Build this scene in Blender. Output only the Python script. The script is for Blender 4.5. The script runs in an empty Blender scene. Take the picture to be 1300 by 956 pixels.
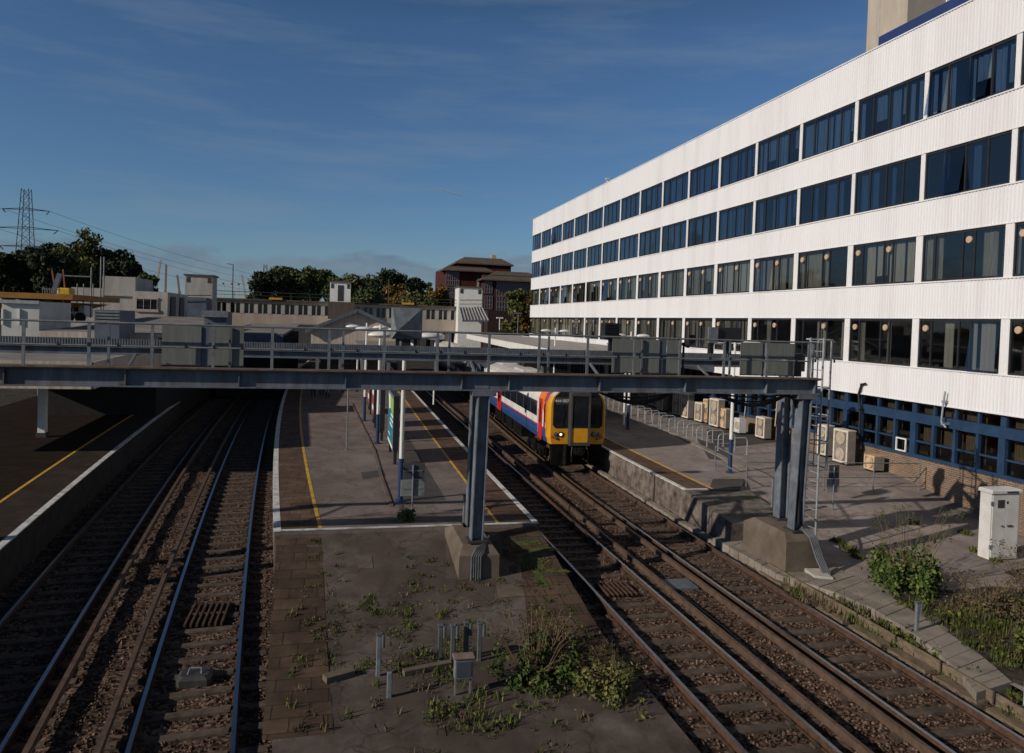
import bpy, bmesh, math, random
import numpy as np
from mathutils import Vector, Matrix
random.seed(7)
rng = random.Random(11)
sc = bpy.context.scene
COL = sc.collection
PI = math.pi
R = math.radians

# ------------------------------------------------------------------ camera
F, CX, CY, H = 940.0, 650.0, 433.5, 6.665
YAW, PITCH, ROLL = R(-13.2214), R(-1.4762), 0.033
CM = Matrix.Rotation(YAW, 3, 'Z') @ Matrix.Rotation(PI/2 + PITCH, 3, 'X') @ Matrix.Rotation(ROLL, 3, 'Z')
cd = bpy.data.cameras.new('camera')
cam = bpy.data.objects.new('camera', cd); COL.objects.link(cam)
cam.matrix_world = Matrix.Translation((0, 0, H)) @ CM.to_4x4()
cd.sensor_fit = 'HORIZONTAL'; cd.sensor_width = 36; cd.lens = 36*F/1300
cd.shift_y = -44.5/1300
cd.clip_start = 0.1; cd.clip_end = 6000
sc.camera = cam

def ray(px, py): return CM @ Vector(((px-CX)/F, -(py-CY)/F, -1))
def onz(px, py, z):
    d = ray(px, py); t = (z-H)/d.z; return Vector((d.x*t, d.y*t, z))
def ony(px, py, y):
    d = ray(px, py); t = y/d.y; return Vector((d.x*t, y, H+d.z*t))
def onx(px, py, x):
    d = ray(px, py); t = x/d.x; return Vector((x, d.y*t, H+d.z*t))

# ------------------------------------------------------------------ materials
MATS = {}
class NT:
    def __init__(s, m):
        s.t = m.node_tree; s.n = s.t.nodes; s.l = s.t.links
    def add(s, typ, **kw):
        nd = s.n.new(typ)
        for k, v in kw.items(): setattr(nd, k, v)
        return nd
    def link(s, a, b): s.l.new(a, b)
def _pos(nt, scale=(1,1,1)):
    g = nt.add('ShaderNodeNewGeometry'); mp = nt.add('ShaderNodeMapping')
    mp.inputs['Scale'].default_value = scale
    nt.link(g.outputs['Position'], mp.inputs['Vector']); return mp.outputs['Vector']
def noise(nt, vec, scale, detail=5, rough=.6):
    n = nt.add('ShaderNodeTexNoise'); n.inputs['Scale'].default_value = scale
    n.inputs['Detail'].default_value = detail; n.inputs['Roughness'].default_value = rough
    nt.link(vec, n.inputs['Vector']); return n.outputs['Fac']
def ramp(nt, fac, stops):
    r = nt.add('ShaderNodeValToRGB'); cr = r.color_ramp
    while len(cr.elements) < len(stops): cr.elements.new(.5)
    for e, (p, c) in zip(cr.elements, stops):
        e.position = p; e.color = (c, c, c, 1) if not isinstance(c, (tuple, list)) else (*c, 1)
    nt.link(fac, r.inputs['Fac']); return r.outputs['Color']
def mixc(nt, a, b, fac, mode='MIX'):
    m = nt.add('ShaderNodeMix', data_type='RGBA', blend_type=mode)
    for sock, v in ((m.inputs[0], fac), (m.inputs[6], a), (m.inputs[7], b)):
        if hasattr(v, 'links') or hasattr(v, 'is_linked'): nt.link(v, sock)
        elif isinstance(v, (int, float)): sock.default_value = v
        else: sock.default_value = (*v, 1)
    return m.outputs[2]
def base(name, rough=.6, metal=0., spec=.5):
    m = bpy.data.materials.new(name); m.use_nodes = True
    nt = NT(m); b = nt.n['Principled BSDF']
    b.inputs['Roughness'].default_value = rough; b.inputs['Metallic'].default_value = metal
    b.inputs['Specular IOR Level'].default_value = spec
    return m, nt, b
def bump(nt, b, h, strength=.3, dist=.02):
    bp = nt.add('ShaderNodeBump'); bp.inputs['Strength'].default_value = strength
    bp.inputs['Distance'].default_value = dist
    nt.link(h, bp.inputs['Height']); nt.link(bp.outputs['Normal'], b.inputs['Normal'])
def mat(name, c, rough=.6, metal=0., var=.18, scale=3., dirt=None, dirt_amt=.5, bmp=0., bscale=40., spec=.4, stretch=(1,1,1)):
    """plain paint/steel/concrete with tonal variation and optional dirt"""
    if name in MATS: return MATS[name]
    m, nt, b = base(name, rough, metal, spec)
    v = _pos(nt, stretch)
    f = noise(nt, v, scale, 6, .65)
    lo = tuple(x*(1-var*1.4) for x in c); hi = tuple(min(1, x*(1+var)) for x in c)
    col = ramp(nt, f, [(.3, lo), (.7, hi)])
    if dirt:
        f2 = noise(nt, v, scale*.37, 8, .7)
        k = ramp(nt, f2, [(.48, 0.), (.68, dirt_amt)])
        col = mixc(nt, col, dirt, k)
    nt.link(col, b.inputs['Base Color'])
    if bmp: bump(nt, b, noise(nt, v, bscale, 4, .7), bmp, .01)
    MATS[name] = m; return m

def asphalt(name, c, stain, light):
    m, nt, b = base(name, .9, 0, .2); v = _pos(nt)
    f = noise(nt, v, .55, 8, .65)
    col = ramp(nt, f, [(.3, tuple(x*.7 for x in c)), (.5, c), (.72, light)])
    f2 = noise(nt, _pos(nt, (1, .45, 1)), 1.6, 7, .75)
    col = mixc(nt, col, stain, ramp(nt, f2, [(.5, 0.), (.7, .75)]))
    fine = noise(nt, v, 60, 3, .8)
    col = mixc(nt, col, ramp(nt, fine, [(.3, .72), (.7, 1.25)]), 1., 'MULTIPLY')
    # crack lines
    vo = nt.add('ShaderNodeTexVoronoi', feature='DISTANCE_TO_EDGE'); vo.inputs['Scale'].default_value = .42
    ns = nt.add('ShaderNodeTexNoise'); ns.inputs['Scale'].default_value = 2.2; nt.link(v, ns.inputs['Vector'])
    mx = nt.add('ShaderNodeVectorMath', operation='MULTIPLY_ADD')
    nt.link(ns.outputs['Color'], mx.inputs[0]); mx.inputs[1].default_value = (.7,.7,.7); nt.link(v, mx.inputs[2])
    nt.link(mx.outputs[0], vo.inputs['Vector'])
    ck = ramp(nt, vo.outputs['Distance'], [(.0, .65), (.012, 0.)])
    col = mixc(nt, col, tuple(x*.35 for x in c), ck)
    # pale specks of litter and gum
    v2 = nt.add('ShaderNodeTexVoronoi'); v2.inputs['Scale'].default_value = 1.7; nt.link(v, v2.inputs['Vector'])
    col = mixc(nt, col, (.42, .4, .38), ramp(nt, v2.outputs['Distance'], [(.022, .8), (.035, 0.)]))
    nt.link(col, b.inputs['Base Color'])
    bump(nt, b, fine, .5, .006)
    MATS[name] = m; return m
def slabs(name, c):
    m, nt, b = base(name, .9, 0, .2); v = _pos(nt)
    br = nt.add('ShaderNodeTexBrick'); br.inputs['Scale'].default_value = 1.0
    br.inputs['Brick Width'].default_value = .62; br.inputs['Row Height'].default_value = .45
    br.inputs['Mortar Size'].default_value = .012
    br.inputs['Color1'].default_value = (*[x*1.15 for x in c], 1); br.inputs['Color2'].default_value = (*[x*.8 for x in c], 1)
    br.inputs['Mortar'].default_value = (*[x*.35 for x in c], 1)
    nt.link(v, br.inputs['Vector'])
    f = noise(nt, v, 1.1, 8, .7)
    col = mixc(nt, br.outputs['Color'], ramp(nt, f, [(.32, (.45,.42,.4)), (.68, (1.3,1.22,1.15))]), 1., 'MULTIPLY')
    nt.link(col, b.inputs['Base Color']); bump(nt, b, noise(nt, v, 45, 4, .7), .4, .008)
    MATS[name] = m; return m
def bricks(name, c1, c2, mortar):
    m, nt, b = base(name, .9, 0, .2)
    g = nt.add('ShaderNodeNewGeometry'); sx = nt.add('ShaderNodeSeparateXYZ'); cb = nt.add('ShaderNodeCombineXYZ')
    ad = nt.add('ShaderNodeMath', operation='ADD')
    nt.link(g.outputs['Position'], sx.inputs[0]); nt.link(sx.outputs['X'], ad.inputs[0]); nt.link(sx.outputs['Y'], ad.inputs[1])
    nt.link(ad.outputs[0], cb.inputs['X']); nt.link(sx.outputs['Z'], cb.inputs['Y'])
    br = nt.add('ShaderNodeTexBrick'); br.inputs['Scale'].default_value = 1
    br.inputs['Brick Width'].default_value = .225; br.inputs['Row Height'].default_value = .078
    br.inputs['Mortar Size'].default_value = .011
    br.inputs['Color1'].default_value = (*c1, 1); br.inputs['Color2'].default_value = (*c2, 1); br.inputs['Mortar'].default_value = (*mortar, 1)
    nt.link(cb.outputs[0], br.inputs['Vector'])
    f = noise(nt, g.outputs['Position'], 1.2, 7, .7)
    col = mixc(nt, br.outputs['Color'], ramp(nt, f, [(.3, .6), (.7, 1.2)]), 1., 'MULTIPLY')
    nt.link(col, b.inputs['Base Color']); bump(nt, b, br.outputs['Fac'], -.5, .008)
    MATS[name] = m; return m
def gravel(name, dark, mid, light, scale=16):
    m, nt, b = base(name, .95, 0, .15); v = _pos(nt)
    vo = nt.add('ShaderNodeTexVoronoi'); vo.inputs['Scale'].default_value = scale; nt.link(v, vo.inputs['Vector'])
    sp = nt.add('ShaderNodeSeparateColor'); nt.link(vo.outputs['Color'], sp.inputs[0])
    col = ramp(nt, sp.outputs[0], [(.1, dark), (.55, mid), (.95, light)])
    f = noise(nt, v, .6, 6, .65)
    col = mixc(nt, col, ramp(nt, f, [(.3, .5), (.7, 1.25)]), 1., 'MULTIPLY')
    nt.link(col, b.inputs['Base Color']); bump(nt, b, vo.outputs['Distance'], -1., .06)
    MATS[name] = m; return m
def leafmat(name, c1, c2, c3=None):
    m, nt, b = base(name, .75, 0, .15)
    g = nt.add('ShaderNodeNewGeometry')
    f = noise(nt, _pos(nt), .35, 3, .6)
    mix1 = ramp(nt, g.outputs['Random Per Island'], [(.0, c1), (.6, c2), (1., c3 or c2)])
    col = mixc(nt, mix1, ramp(nt, f, [(.3, .6), (.7, 1.3)]), 1., 'MULTIPLY')
    nt.link(col, b.inputs['Base Color'])
    MATS[name] = m; return m
def glass(name, tint, refl, rough=.03):
    m = bpy.data.materials.new(name); m.use_nodes = True; nt = NT(m)
    nt.n.clear(); out = nt.add('ShaderNodeOutputMaterial')
    tr = nt.add('ShaderNodeBsdfTransparent'); tr.inputs[0].default_value = (*tint, 1)
    gl = nt.add('ShaderNodeBsdfGlossy'); gl.inputs['Roughness'].default_value = rough; gl.inputs[0].default_value = (.95,.97,1,1)
    lw = nt.add('ShaderNodeLayerWeight'); lw.inputs['Blend'].default_value = .5
    pw = nt.add('ShaderNodeMath', operation='POWER'); nt.link(lw.outputs['Facing'], pw.inputs[0]); pw.inputs[1].default_value = 3.5
    ma = nt.add('ShaderNodeMath', operation='MULTIPLY_ADD'); nt.link(pw.outputs[0], ma.inputs[0]); ma.inputs[1].default_value = .8-refl; ma.inputs[2].default_value = refl
    # slight waviness of old panes
    bp = nt.add('ShaderNodeBump'); bp.inputs['Strength'].default_value = .04; bp.inputs['Distance'].default_value = .05
    nt.link(noise(nt, _pos(nt), .8, 2, .5), bp.inputs['Height']); nt.link(bp.outputs[0], gl.inputs['Normal'])
    mx = nt.add('ShaderNodeMixShader')
    nt.link(ma.outputs[0], mx.inputs[0]); nt.link(tr.outputs[0], mx.inputs[1]); nt.link(gl.outputs[0], mx.inputs[2])
    nt.link(mx.outputs[0], out.inputs[0]); MATS[name] = m; return m
def emis(name, c, s):
    m, nt, b = base(name); b.inputs['Base Color'].default_value = (*c,1)
    b.inputs['Emission Color'].default_value = (*c, 1); b.inputs['Emission Strength'].default_value = s
    MATS[name] = m; return m

asphalt_i = asphalt('asphalt_island', (.175,.14,.126), (.095,.073,.064), (.25,.205,.188))
asphalt_n = asphalt('asphalt_ramp', (.085,.066,.056), (.03,.023,.018), (.17,.145,.132))
asphalt_r = asphalt('asphalt_right', (.25,.21,.192), (.13,.107,.096), (.34,.295,.272))
patch_m = asphalt('asphalt_patch', (.075,.068,.066), (.05,.045,.043), (.09,.08,.078))
slab_m = slabs('paving_slabs', (.12,.08,.056))
slab_d = slabs('paving_slabs_dark', (.085,.06,.044))
ballast_m = gravel('ballast', (.024,.015,.011), (.095,.058,.041), (.21,.145,.108))
stone_m = leafmat('ballast_stone', (.033,.02,.014), (.1,.062,.044), (.21,.145,.108))
slab_v = slabs('paving_slabs_blackish', (.036,.025,.018))  # much darker slab tone, laid along the left platform
dirt_m = gravel('dirt', (.025,.02,.016), (.055,.045,.034), (.09,.075,.06), 9)
sleeper_m = mat('sleeper_concrete', (.1,.072,.054), .9, var=.35, scale=5, dirt=(.03,.022,.017), dirt_amt=.85, bmp=.4)
timber_m = mat('timber', (.055,.04,.03), .9, var=.5, scale=4, bmp=.5, stretch=(1,6,1))
rust_m = mat('rail_rust', (.075,.04,.025), .8, var=.4, scale=8, bmp=.3)
railtop_m = mat('rail_head', (.3,.31,.33), .28, 1., var=.1, scale=6)
cond_m = mat('conductor_rail', (.13,.085,.06), .6, .3, var=.3, scale=5)
guard_m = mat('guard_board', (.15,.115,.075), .85, var=.35, scale=4, stretch=(3,1,3))
white_p = mat('white_paint', (.62,.62,.6), .7, var=.2, scale=6, dirt=(.2,.18,.16), dirt_amt=.8)
yellow_p = mat('yellow_paint', (.62,.36,.035), .7, var=.2, scale=6, dirt=(.2,.13,.05), dirt_amt=.7)
steel_m = mat('gantry_steel', (.135,.155,.185), .55, .1, var=.25, scale=2.5, dirt=(.085,.052,.034), dirt_amt=.75, stretch=(2.2,1,.5))
steel_d = mat('gantry_column_paint', (.15,.17,.2), .5, .1, var=.25, scale=3, dirt=(.04,.035,.03), dirt_amt=.5)
deck_m = mat('deck_edge', (.13,.09,.065), .85, var=.4, scale=3)
mesh_m = mat('screen_mesh', (.15,.16,.15), .75, var=.15, scale=3, dirt=(.1,.09,.07), dirt_amt=.4, stretch=(4,4,.5))
galv_m = mat('galvanised', (.34,.37,.4), .5, .35, var=.2, scale=6)
galv_d = mat('galvanised_dull', (.17,.185,.2), .6, .2, var=.25, scale=5)
black_m = mat('black_rubber', (.012,.012,.013), .55, var=.3)
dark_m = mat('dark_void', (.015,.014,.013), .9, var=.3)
conc_m = mat('concrete', (.135,.105,.078), .9, var=.25, scale=1.6, dirt=(.09,.075,.06), dirt_amt=.8, bmp=.35, bscale=25)
conc_k = mat('concrete_lid', (.25,.215,.18), .9, var=.25, scale=1.4, dirt=(.11,.09,.07), dirt_amt=.7, bmp=.3, bscale=25)
conc_l = mat('concrete_pale', (.4,.375,.34), .9, var=.18, scale=1.2, dirt=(.2,.18,.16), dirt_amt=.6, bmp=.2, bscale=20, stretch=(1,1,.35))
conc_t = mat('concrete_tower', (.42,.36,.3), .9, var=.15, scale=1.0, dirt=(.28,.22,.17), dirt_amt=.5, bmp=.2, bscale=14, stretch=(1,1,.3))
stonewall_m = mat('platform_wall', (.12,.095,.08), .95, var=.6, scale=3.2, dirt=(.28,.25,.22), dirt_amt=.65, bmp=.8, bscale=9)
panel_m = mat('white_panel', (.735,.73,.745), .5, var=.02, scale=.8, dirt=(.5,.455,.44), dirt_amt=.36, stretch=(1,2.4,.16))
pil_m = mat('pilaster_panel', (.74,.73,.735), .5, var=.05, scale=1)
navy_m = mat('navy_plant', (.02,.04,.13), .5, var=.12, scale=1)
blue_m = mat('blue_frame', (.018,.046,.1), .45, var=.22, scale=2, dirt=(.03,.05,.09), dirt_amt=.5)
frame_m = mat('dark_frame', (.02,.02,.024), .5, var=.2)
curt_g = mat('curtain_grey', (.34,.34,.35), .9, var=.25, scale=3, stretch=(1,5,.3))
curt_b = mat('curtain_blue', (.13,.175,.24), .9, var=.3, scale=3, stretch=(1,5,.3))
curt_w = mat('blind_pale', (.38,.375,.355), .9, var=.12, scale=3, stretch=(1,5,.3))
curt_o = mat('curtain_olive', (.27,.265,.245), .9, var=.35, scale=3, stretch=(1,5,.3))
curt_c = mat('curtain_cream', (.55,.52,.4), .9, var=.3, scale=3, stretch=(1,5,.3))
vent_m = mat('vent_cream', (.5,.36,.25), .6, var=.1)
ceil_m = mat('interior', (.11,.104,.095), .9, var=.3, scale=1)
glass_b = glass('glass_blue', (.28,.39,.52), .1)
glass_o = glass('glass_olive', (.55,.56,.53), .1)
glass_g = glass('glass_ground', (.4,.37,.3), .05, .08)
brick_m = bricks('brick_brown', (.2,.125,.08), (.14,.085,.055), (.27,.23,.18))
brick_r = bricks('brick_red', (.08,.018,.014), (.06,.013,.012), (.07,.026,.022))
acp_m = mat('ac_cream', (.66,.6,.5), .6, var=.12, scale=4, dirt=(.38,.27,.16), dirt_amt=.45)
acr_m = mat('ac_rusty', (.56,.42,.26), .7, var=.25, scale=4, dirt=(.42,.2,.07), dirt_amt=.9)
acg_m = mat('ac_grille', (.42,.36,.29), .7, var=.25, scale=5, dirt=(.3,.2,.11), dirt_amt=.5)
acs_m = mat('ac_side_shaded', (.21,.185,.16), .7, var=.2, scale=3)  # casing darker than the cream fronts: shade of the sides put into the colour
cab_m = mat('cabinet_grey', (.6,.59,.58), .5, var=.1, scale=2, dirt=(.4,.36,.3), dirt_amt=.4)
lampw_m = mat('lamp_white', (.72,.72,.69), .4, var=.08, scale=3)
lampb_m = mat('lamp_navy', (.02,.04,.11), .4, var=.2, scale=4)
canroof_m = mat('canopy_roof', (.24,.215,.195), .8, var=.25, scale=.6, dirt=(.12,.1,.09), dirt_amt=.6, bmp=.2, bscale=6)
canw_m = mat('canopy_white', (.66,.65,.62), .6, var=.1, scale=1)
beige_m = mat('beige_cladding', (.48,.41,.34), .8, var=.2, scale=1.2, dirt=(.2,.16,.13), dirt_amt=.5, stretch=(5,5,.3))
tile_m = mat('roof_tile', (.10,.078,.06), .85, var=.25, scale=1.5, bmp=.4, bscale=5)
ochre_m = mat('ochre_fascia', (.3,.14,.02), .7, var=.2, scale=1)
shade_m = mat('blue_grey_cladding', (.09,.11,.15), .6, var=.25, scale=1)
tw = mat('train_white', (.7,.68,.64), .4, var=.06, scale=2, dirt=(.42,.36,.3), dirt_amt=.55, stretch=(1,1,.4))
tb = mat('train_blue', (.02,.07,.22), .45, var=.15, scale=3, dirt=(.05,.045,.05), dirt_amt=.6)
tr_ = mat('train_red', (.6,.03,.02), .35, var=.08, scale=3)
to = mat('train_orange', (.75,.2,.02), .35, var=.06, scale=3)
tp = mat('train_crimson', (.36,.045,.1), .35, var=.08, scale=3)
ty = mat('train_yellow', (.62,.29,.012), .4, var=.08, scale=3, dirt=(.45,.22,.02), dirt_amt=.4)
troof = mat('train_roof', (.5,.48,.45), .6, var=.12, scale=2, dirt=(.3,.26,.22), dirt_amt=.5)
tg = mat('train_dark_grey', (.045,.043,.042), .6, var=.3, scale=3)
tun = mat('train_underframe', (.009,.0078,.007), .95, var=.5, scale=4, bmp=.3, spec=.08)
tglass, _nt, _b = base('train_glass', .06, 0, .6); _b.inputs['Base Color'].default_value = (.012,.014,.02,1); MATS['train_glass'] = tglass
lamp_on = emis('headlight_on', (1., .78, .55), 1.6)
lens_m = mat('lens', (.2,.2,.2), .1, .5)
teal_m = mat('poster_teal', (.015,.2,.27), .4, var=.05)
lime_m = mat('poster_lime', (.28,.46,.06), .5, var=.1)
posterw_m = mat('poster_white', (.75,.76,.75), .5, var=.04)
posterb_m = mat('poster_blue', (.03,.09,.42), .5, var=.1)
posterr_m = mat('poster_red', (.35,.05,.06), .5, var=.1)
bark_m = mat('bark', (.055,.042,.032), .9, var=.3, scale=5)
stem_m = mat('dry_stem', (.13,.085,.05), .9, var=.3, scale=8)
leaf_dark = leafmat('leaf_dark', (.018,.029,.014), (.034,.049,.022), (.058,.072,.033))
leaf_mid = leafmat('leaf_mid', (.036,.062,.022), (.082,.109,.036), (.146,.155,.055))
leaf_aut = leafmat('leaf_autumn', (.074,.067,.018), (.180,.113,.026), (.256,.127,.030))
leaf_oli = leafmat('leaf_olive', (.055,.069,.022), (.118,.124,.036), (.182,.164,.055))
bush_l = leafmat('bush_leaf', (.025,.05,.012), (.065,.1,.022), (.13,.13,.045))
grass_m = leafmat('grass_blade', (.03,.05,.01), (.075,.1,.018), (.16,.15,.04))
dry_m = leafmat('dry_weed', (.06,.045,.025), (.11,.085,.045), (.17,.14,.08))
moss_m = mat('moss', (.06,.085,.015), .95, var=.5, scale=9, bmp=.6)
skin_m = mat('skin', (.5,.31,.23), .6, var=.05)
hair_m = mat('hair', (.03,.02,.015), .7, var=.2)
coat_a = mat('coat_dark', (.03,.032,.04), .85, var=.2)
coat_b = mat('coat_red', (.3,.05,.05), .85, var=.2)
coat_c = mat('coat_purple', (.12,.07,.2), .85, var=.2)

# ------------------------------------------------------------------ mesh builder
class MB:
    def __init__(s): s.v = []; s.f = []; s.mi = []; s.cur = 0
    def m(s, i): s.cur = i; return s
    def vert(s, p): s.v.append(tuple(p)); return len(s.v)-1
    def face(s, pts):
        i = len(s.v); s.v.extend(tuple(p) for p in pts)
        s.f.append(tuple(range(i, i+len(pts)))); s.mi.append(s.cur)
    def fi(s, idx): s.f.append(tuple(idx)); s.mi.append(s.cur)
    def hexa(s, b, t):
        i = len(s.v); n = len(b); s.v.extend(tuple(p) for p in b); s.v.extend(tuple(p) for p in t)
        s.fi(list(range(i+n-1, i-1, -1))); s.fi(range(i+n, i+2*n))
        for k in range(n):
            s.fi((i+k, i+(k+1)%n, i+n+(k+1)%n, i+n+k))
    def box(s, x0, x1, y0, y1, z0, z1):
        if x0 > x1: x0, x1 = x1, x0
        if y0 > y1: y0, y1 = y1, y0
        if z0 > z1: z0, z1 = z1, z0
        s.hexa([(x0,y0,z0),(x1,y0,z0),(x1,y1,z0),(x0,y1,z0)], [(x0,y0,z1),(x1,y0,z1),(x1,y1,z1),(x0,y1,z1)])
    def cbox(s, x0, x1, y0, y1, z0, z1, c=.02):
        """box with chamfered vertical and top edges"""
        p = lambda k: [(x0+c+k,y0+k,0),(x1-c-k,y0+k,0),(x1-k,y0+c+k,0),(x1-k,y1-c-k,0),(x1-c-k,y1-k,0),(x0+c+k,y1-k,0),(x0+k,y1-c-k,0),(x0+k,y0+c+k,0)]
        lv = [(z0,0),(z1-c,0),(z1,c)]
        rings = []
        for z, k in lv:
            rings.append([s.vert((a,b_,z)) for a, b_, _ in p(k)])
        s.fi(rings[0][::-1])
        for a, b_ in zip(rings, rings[1:]):
            for k in range(8): s.fi((a[k], a[(k+1)%8], b_[(k+1)%8], b_[k]))
        s.fi(rings[-1])
    def prism(s, poly, z0, z1):
        area = sum(poly[k][0]*poly[(k+1)%len(poly)][1]-poly[(k+1)%len(poly)][0]*poly[k][1] for k in range(len(poly)))
        if area < 0: poly = poly[::-1]
        s.hexa([(p[0],p[1],z0) for p in poly], [(p[0],p[1],z1) for p in poly])
    def extr(s, poly, d):
        """extrude a 3-d polygon by vector d"""
        d = Vector(d); s.hexa([Vector(p) for p in poly], [Vector(p)+d for p in poly])
    def tube(s, path, r, n=8, cap=True):
        P = [Vector(p) for p in path]; rr = r if isinstance(r, (list, tuple)) else [r]*len(P)
        rings = []
        up = None
        for k, p in enumerate(P):
            t = (P[min(k+1, len(P)-1)] - P[max(k-1, 0)]).normalized()
            if up is None:
                up = Vector((0,0,1)) if abs(t.z) < .9 else Vector((1,0,0))
            a = t.cross(up)
            if a.length < 1e-4: a = t.cross(Vector((1,0,0)))
            a.normalize(); b_ = a.cross(t).normalized(); up = b_
            rings.append([s.vert(p + a*math.cos(2*PI*j/n)*rr[k] + b_*math.sin(2*PI*j/n)*rr[k]) for j in range(n)])
        for A, B in zip(rings, rings[1:]):
            for j in range(n): s.fi((A[j], A[(j+1)%n], B[(j+1)%n], B[j]))
        if cap: s.fi(rings[0][::-1]); s.fi(rings[-1])
    def lathe(s, c, prof, n=16, axis='z'):
        c = Vector(c); rings = []
        for (r, h) in prof:
            ring = []
            for j in range(n):
                a = 2*PI*j/n; x, y = r*math.cos(a), r*math.sin(a)
                q = {'z': (x,y,h), 'x': (h,x,y), 'y': (y,h,x)}[axis]
                ring.append(s.vert(c+Vector(q)))
            rings.append(ring)
        s.fi(rings[0][::-1])
        for A, B in zip(rings, rings[1:]):
            for j in range(n): s.fi((A[j], A[(j+1)%n], B[(j+1)%n], B[j]))
        s.fi(rings[-1])
    def bar(s, a, b_, w, h):
        """rectangular bar from a to b, w across horizontally and h in the other direction"""
        a, b_ = Vector(a), Vector(b_); t = (b_-a).normalized()
        u = t.cross(Vector((0,0,1)))
        if u.length < 1e-3: u = Vector((1,0,0))
        u.normalize(); v = u.cross(t).normalized()
        q = lambda p: [p-u*w/2-v*h/2, p+u*w/2-v*h/2, p+u*w/2+v*h/2, p-u*w/2+v*h/2]
        s.hexa(q(a), q(b_))
    def build(s, name, mats, parent=None, smooth=False, loc=None):
        me = bpy.data.meshes.new(name)
        off = Vector(loc) if loc is not None else None
        me.from_pydata(s.v if off is None else [tuple(Vector(p)-off) for p in s.v], [], s.f)
        if not isinstance(mats, (list, tuple)): mats = [mats]
        for m_ in mats: me.materials.append(m_)
        if len(mats) > 1: me.polygons.foreach_set('material_index', s.mi)
        if smooth: me.polygons.foreach_set('use_smooth', [True]*len(me.polygons))
        bm = bmesh.new(); bm.from_mesh(me); bmesh.ops.recalc_face_normals(bm, faces=bm.faces); bm.to_mesh(me); bm.free()
        me.update()
        o = bpy.data.objects.new(name, me); COL.objects.link(o)
        if parent is not None:
            o.parent = parent
            # parts are given in world coordinates unless the parent is a moved prototype
            if not has_local(parent):
                o.matrix_parent_inverse = parent_world(parent).inverted()
        if off is not None: o.location = off
        return o
def has_local(o):
    while o:
        if o.get('_local'): return True
        o = o.parent
    return False
def parent_world(o):
    m_ = Matrix.Translation(o.location) @ o.rotation_euler.to_matrix().to_4x4()
    return (parent_world(o.parent) @ o.matrix_parent_inverse @ m_) if o.parent else m_
def tag(o, label, cat, group=None, kind=None):
    if label: o['label'] = label
    if cat: o['category'] = cat
    if group: o['group'] = group
    if kind: o['kind'] = kind
    return o
def thing(name, label, cat, loc=(0,0,0), rz=0, group=None, local=False):
    o = bpy.data.objects.new(name, None); COL.objects.link(o)
    o.location = loc; o.rotation_euler = (0,0,rz); o.empty_display_size = .2
    if local: o['_local'] = 1
    return tag(o, label, cat, group)
def struct(name, mb, m_, **k):
    o = mb.build(name, m_, **k); o['kind'] = 'structure'; return o
def copy_tree(o, parent=None):
    c = o.copy(); COL.objects.link(c)
    if parent is not None: c.parent = parent
    for ch in [x for x in list(o.children)]: copy_tree(ch, c)
    return c

# ------------------------------------------------------------------ sun and sky
EL, AZ = R(24), R(18)
ld = bpy.data.lights.new('sun', 'SUN'); ld.energy = 3.9; ld.angle = R(.5); ld.color = (1., .9, .775)
lo = bpy.data.objects.new('sun', ld); COL.objects.link(lo)
sd = Vector((math.cos(EL)*math.cos(AZ), math.cos(EL)*math.sin(AZ), -math.sin(EL)))
lo.rotation_euler = sd.to_track_quat('-Z', 'Y').to_euler(); lo.location = (-60, -20, 60)
w = bpy.data.worlds.new('World'); sc.world = w; w.use_nodes = True
nt = NT(w); nt.n.clear()
out = nt.add('ShaderNodeOutputWorld'); bg = nt.add('ShaderNodeBackground')
sky = nt.add('ShaderNodeTexSky', sky_type='NISHITA'); sky.sun_disc = False
sky.sun_elevation = EL; sky.sun_rotation = math.atan2(-sd.x, -sd.y)
sky.air_density = 1.0; sky.dust_density = .25; sky.ozone_density = 2.2; sky.altitude = 50
tc = nt.add('ShaderNodeTexCoord'); sep = nt.add('ShaderNodeSeparateXYZ'); nt.link(tc.outputs['Generated'], sep.inputs[0])
# high thin cirrus, stretched
mp = nt.add('ShaderNodeMapping'); mp.inputs['Scale'].default_value = (1.6, 2.2, 13); mp.inputs['Rotation'].default_value = (.1, .3, .3)
nt.link(tc.outputs['Generated'], mp.inputs['Vector'])
c1 = ramp(nt, noise(nt, mp.outputs[0], 1.5, 8, .62), [(.48, 0.), (.78, .4)])
# bank of far cumulus just over the horizon
mp2 = nt.add('ShaderNodeMapping'); mp2.inputs['Scale'].default_value = (7, 7, 20); nt.link(tc.outputs['Generated'], mp2.inputs['Vector'])
n2 = noise(nt, mp2.outputs[0], 1.4, 6, .55)
top = nt.add('ShaderNodeMath', operation='MULTIPLY_ADD'); nt.link(n2, top.inputs[0]); top.inputs[1].default_value = .11; top.inputs[2].default_value = .028
dz = nt.add('ShaderNodeMath', operation='SUBTRACT'); nt.link(top.outputs[0], dz.inputs[0]); nt.link(sep.outputs['Z'], dz.inputs[1])
bank = ramp(nt, dz.outputs[0], [(.0, 0.), (.014, .7), (.06, .4)])
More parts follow.
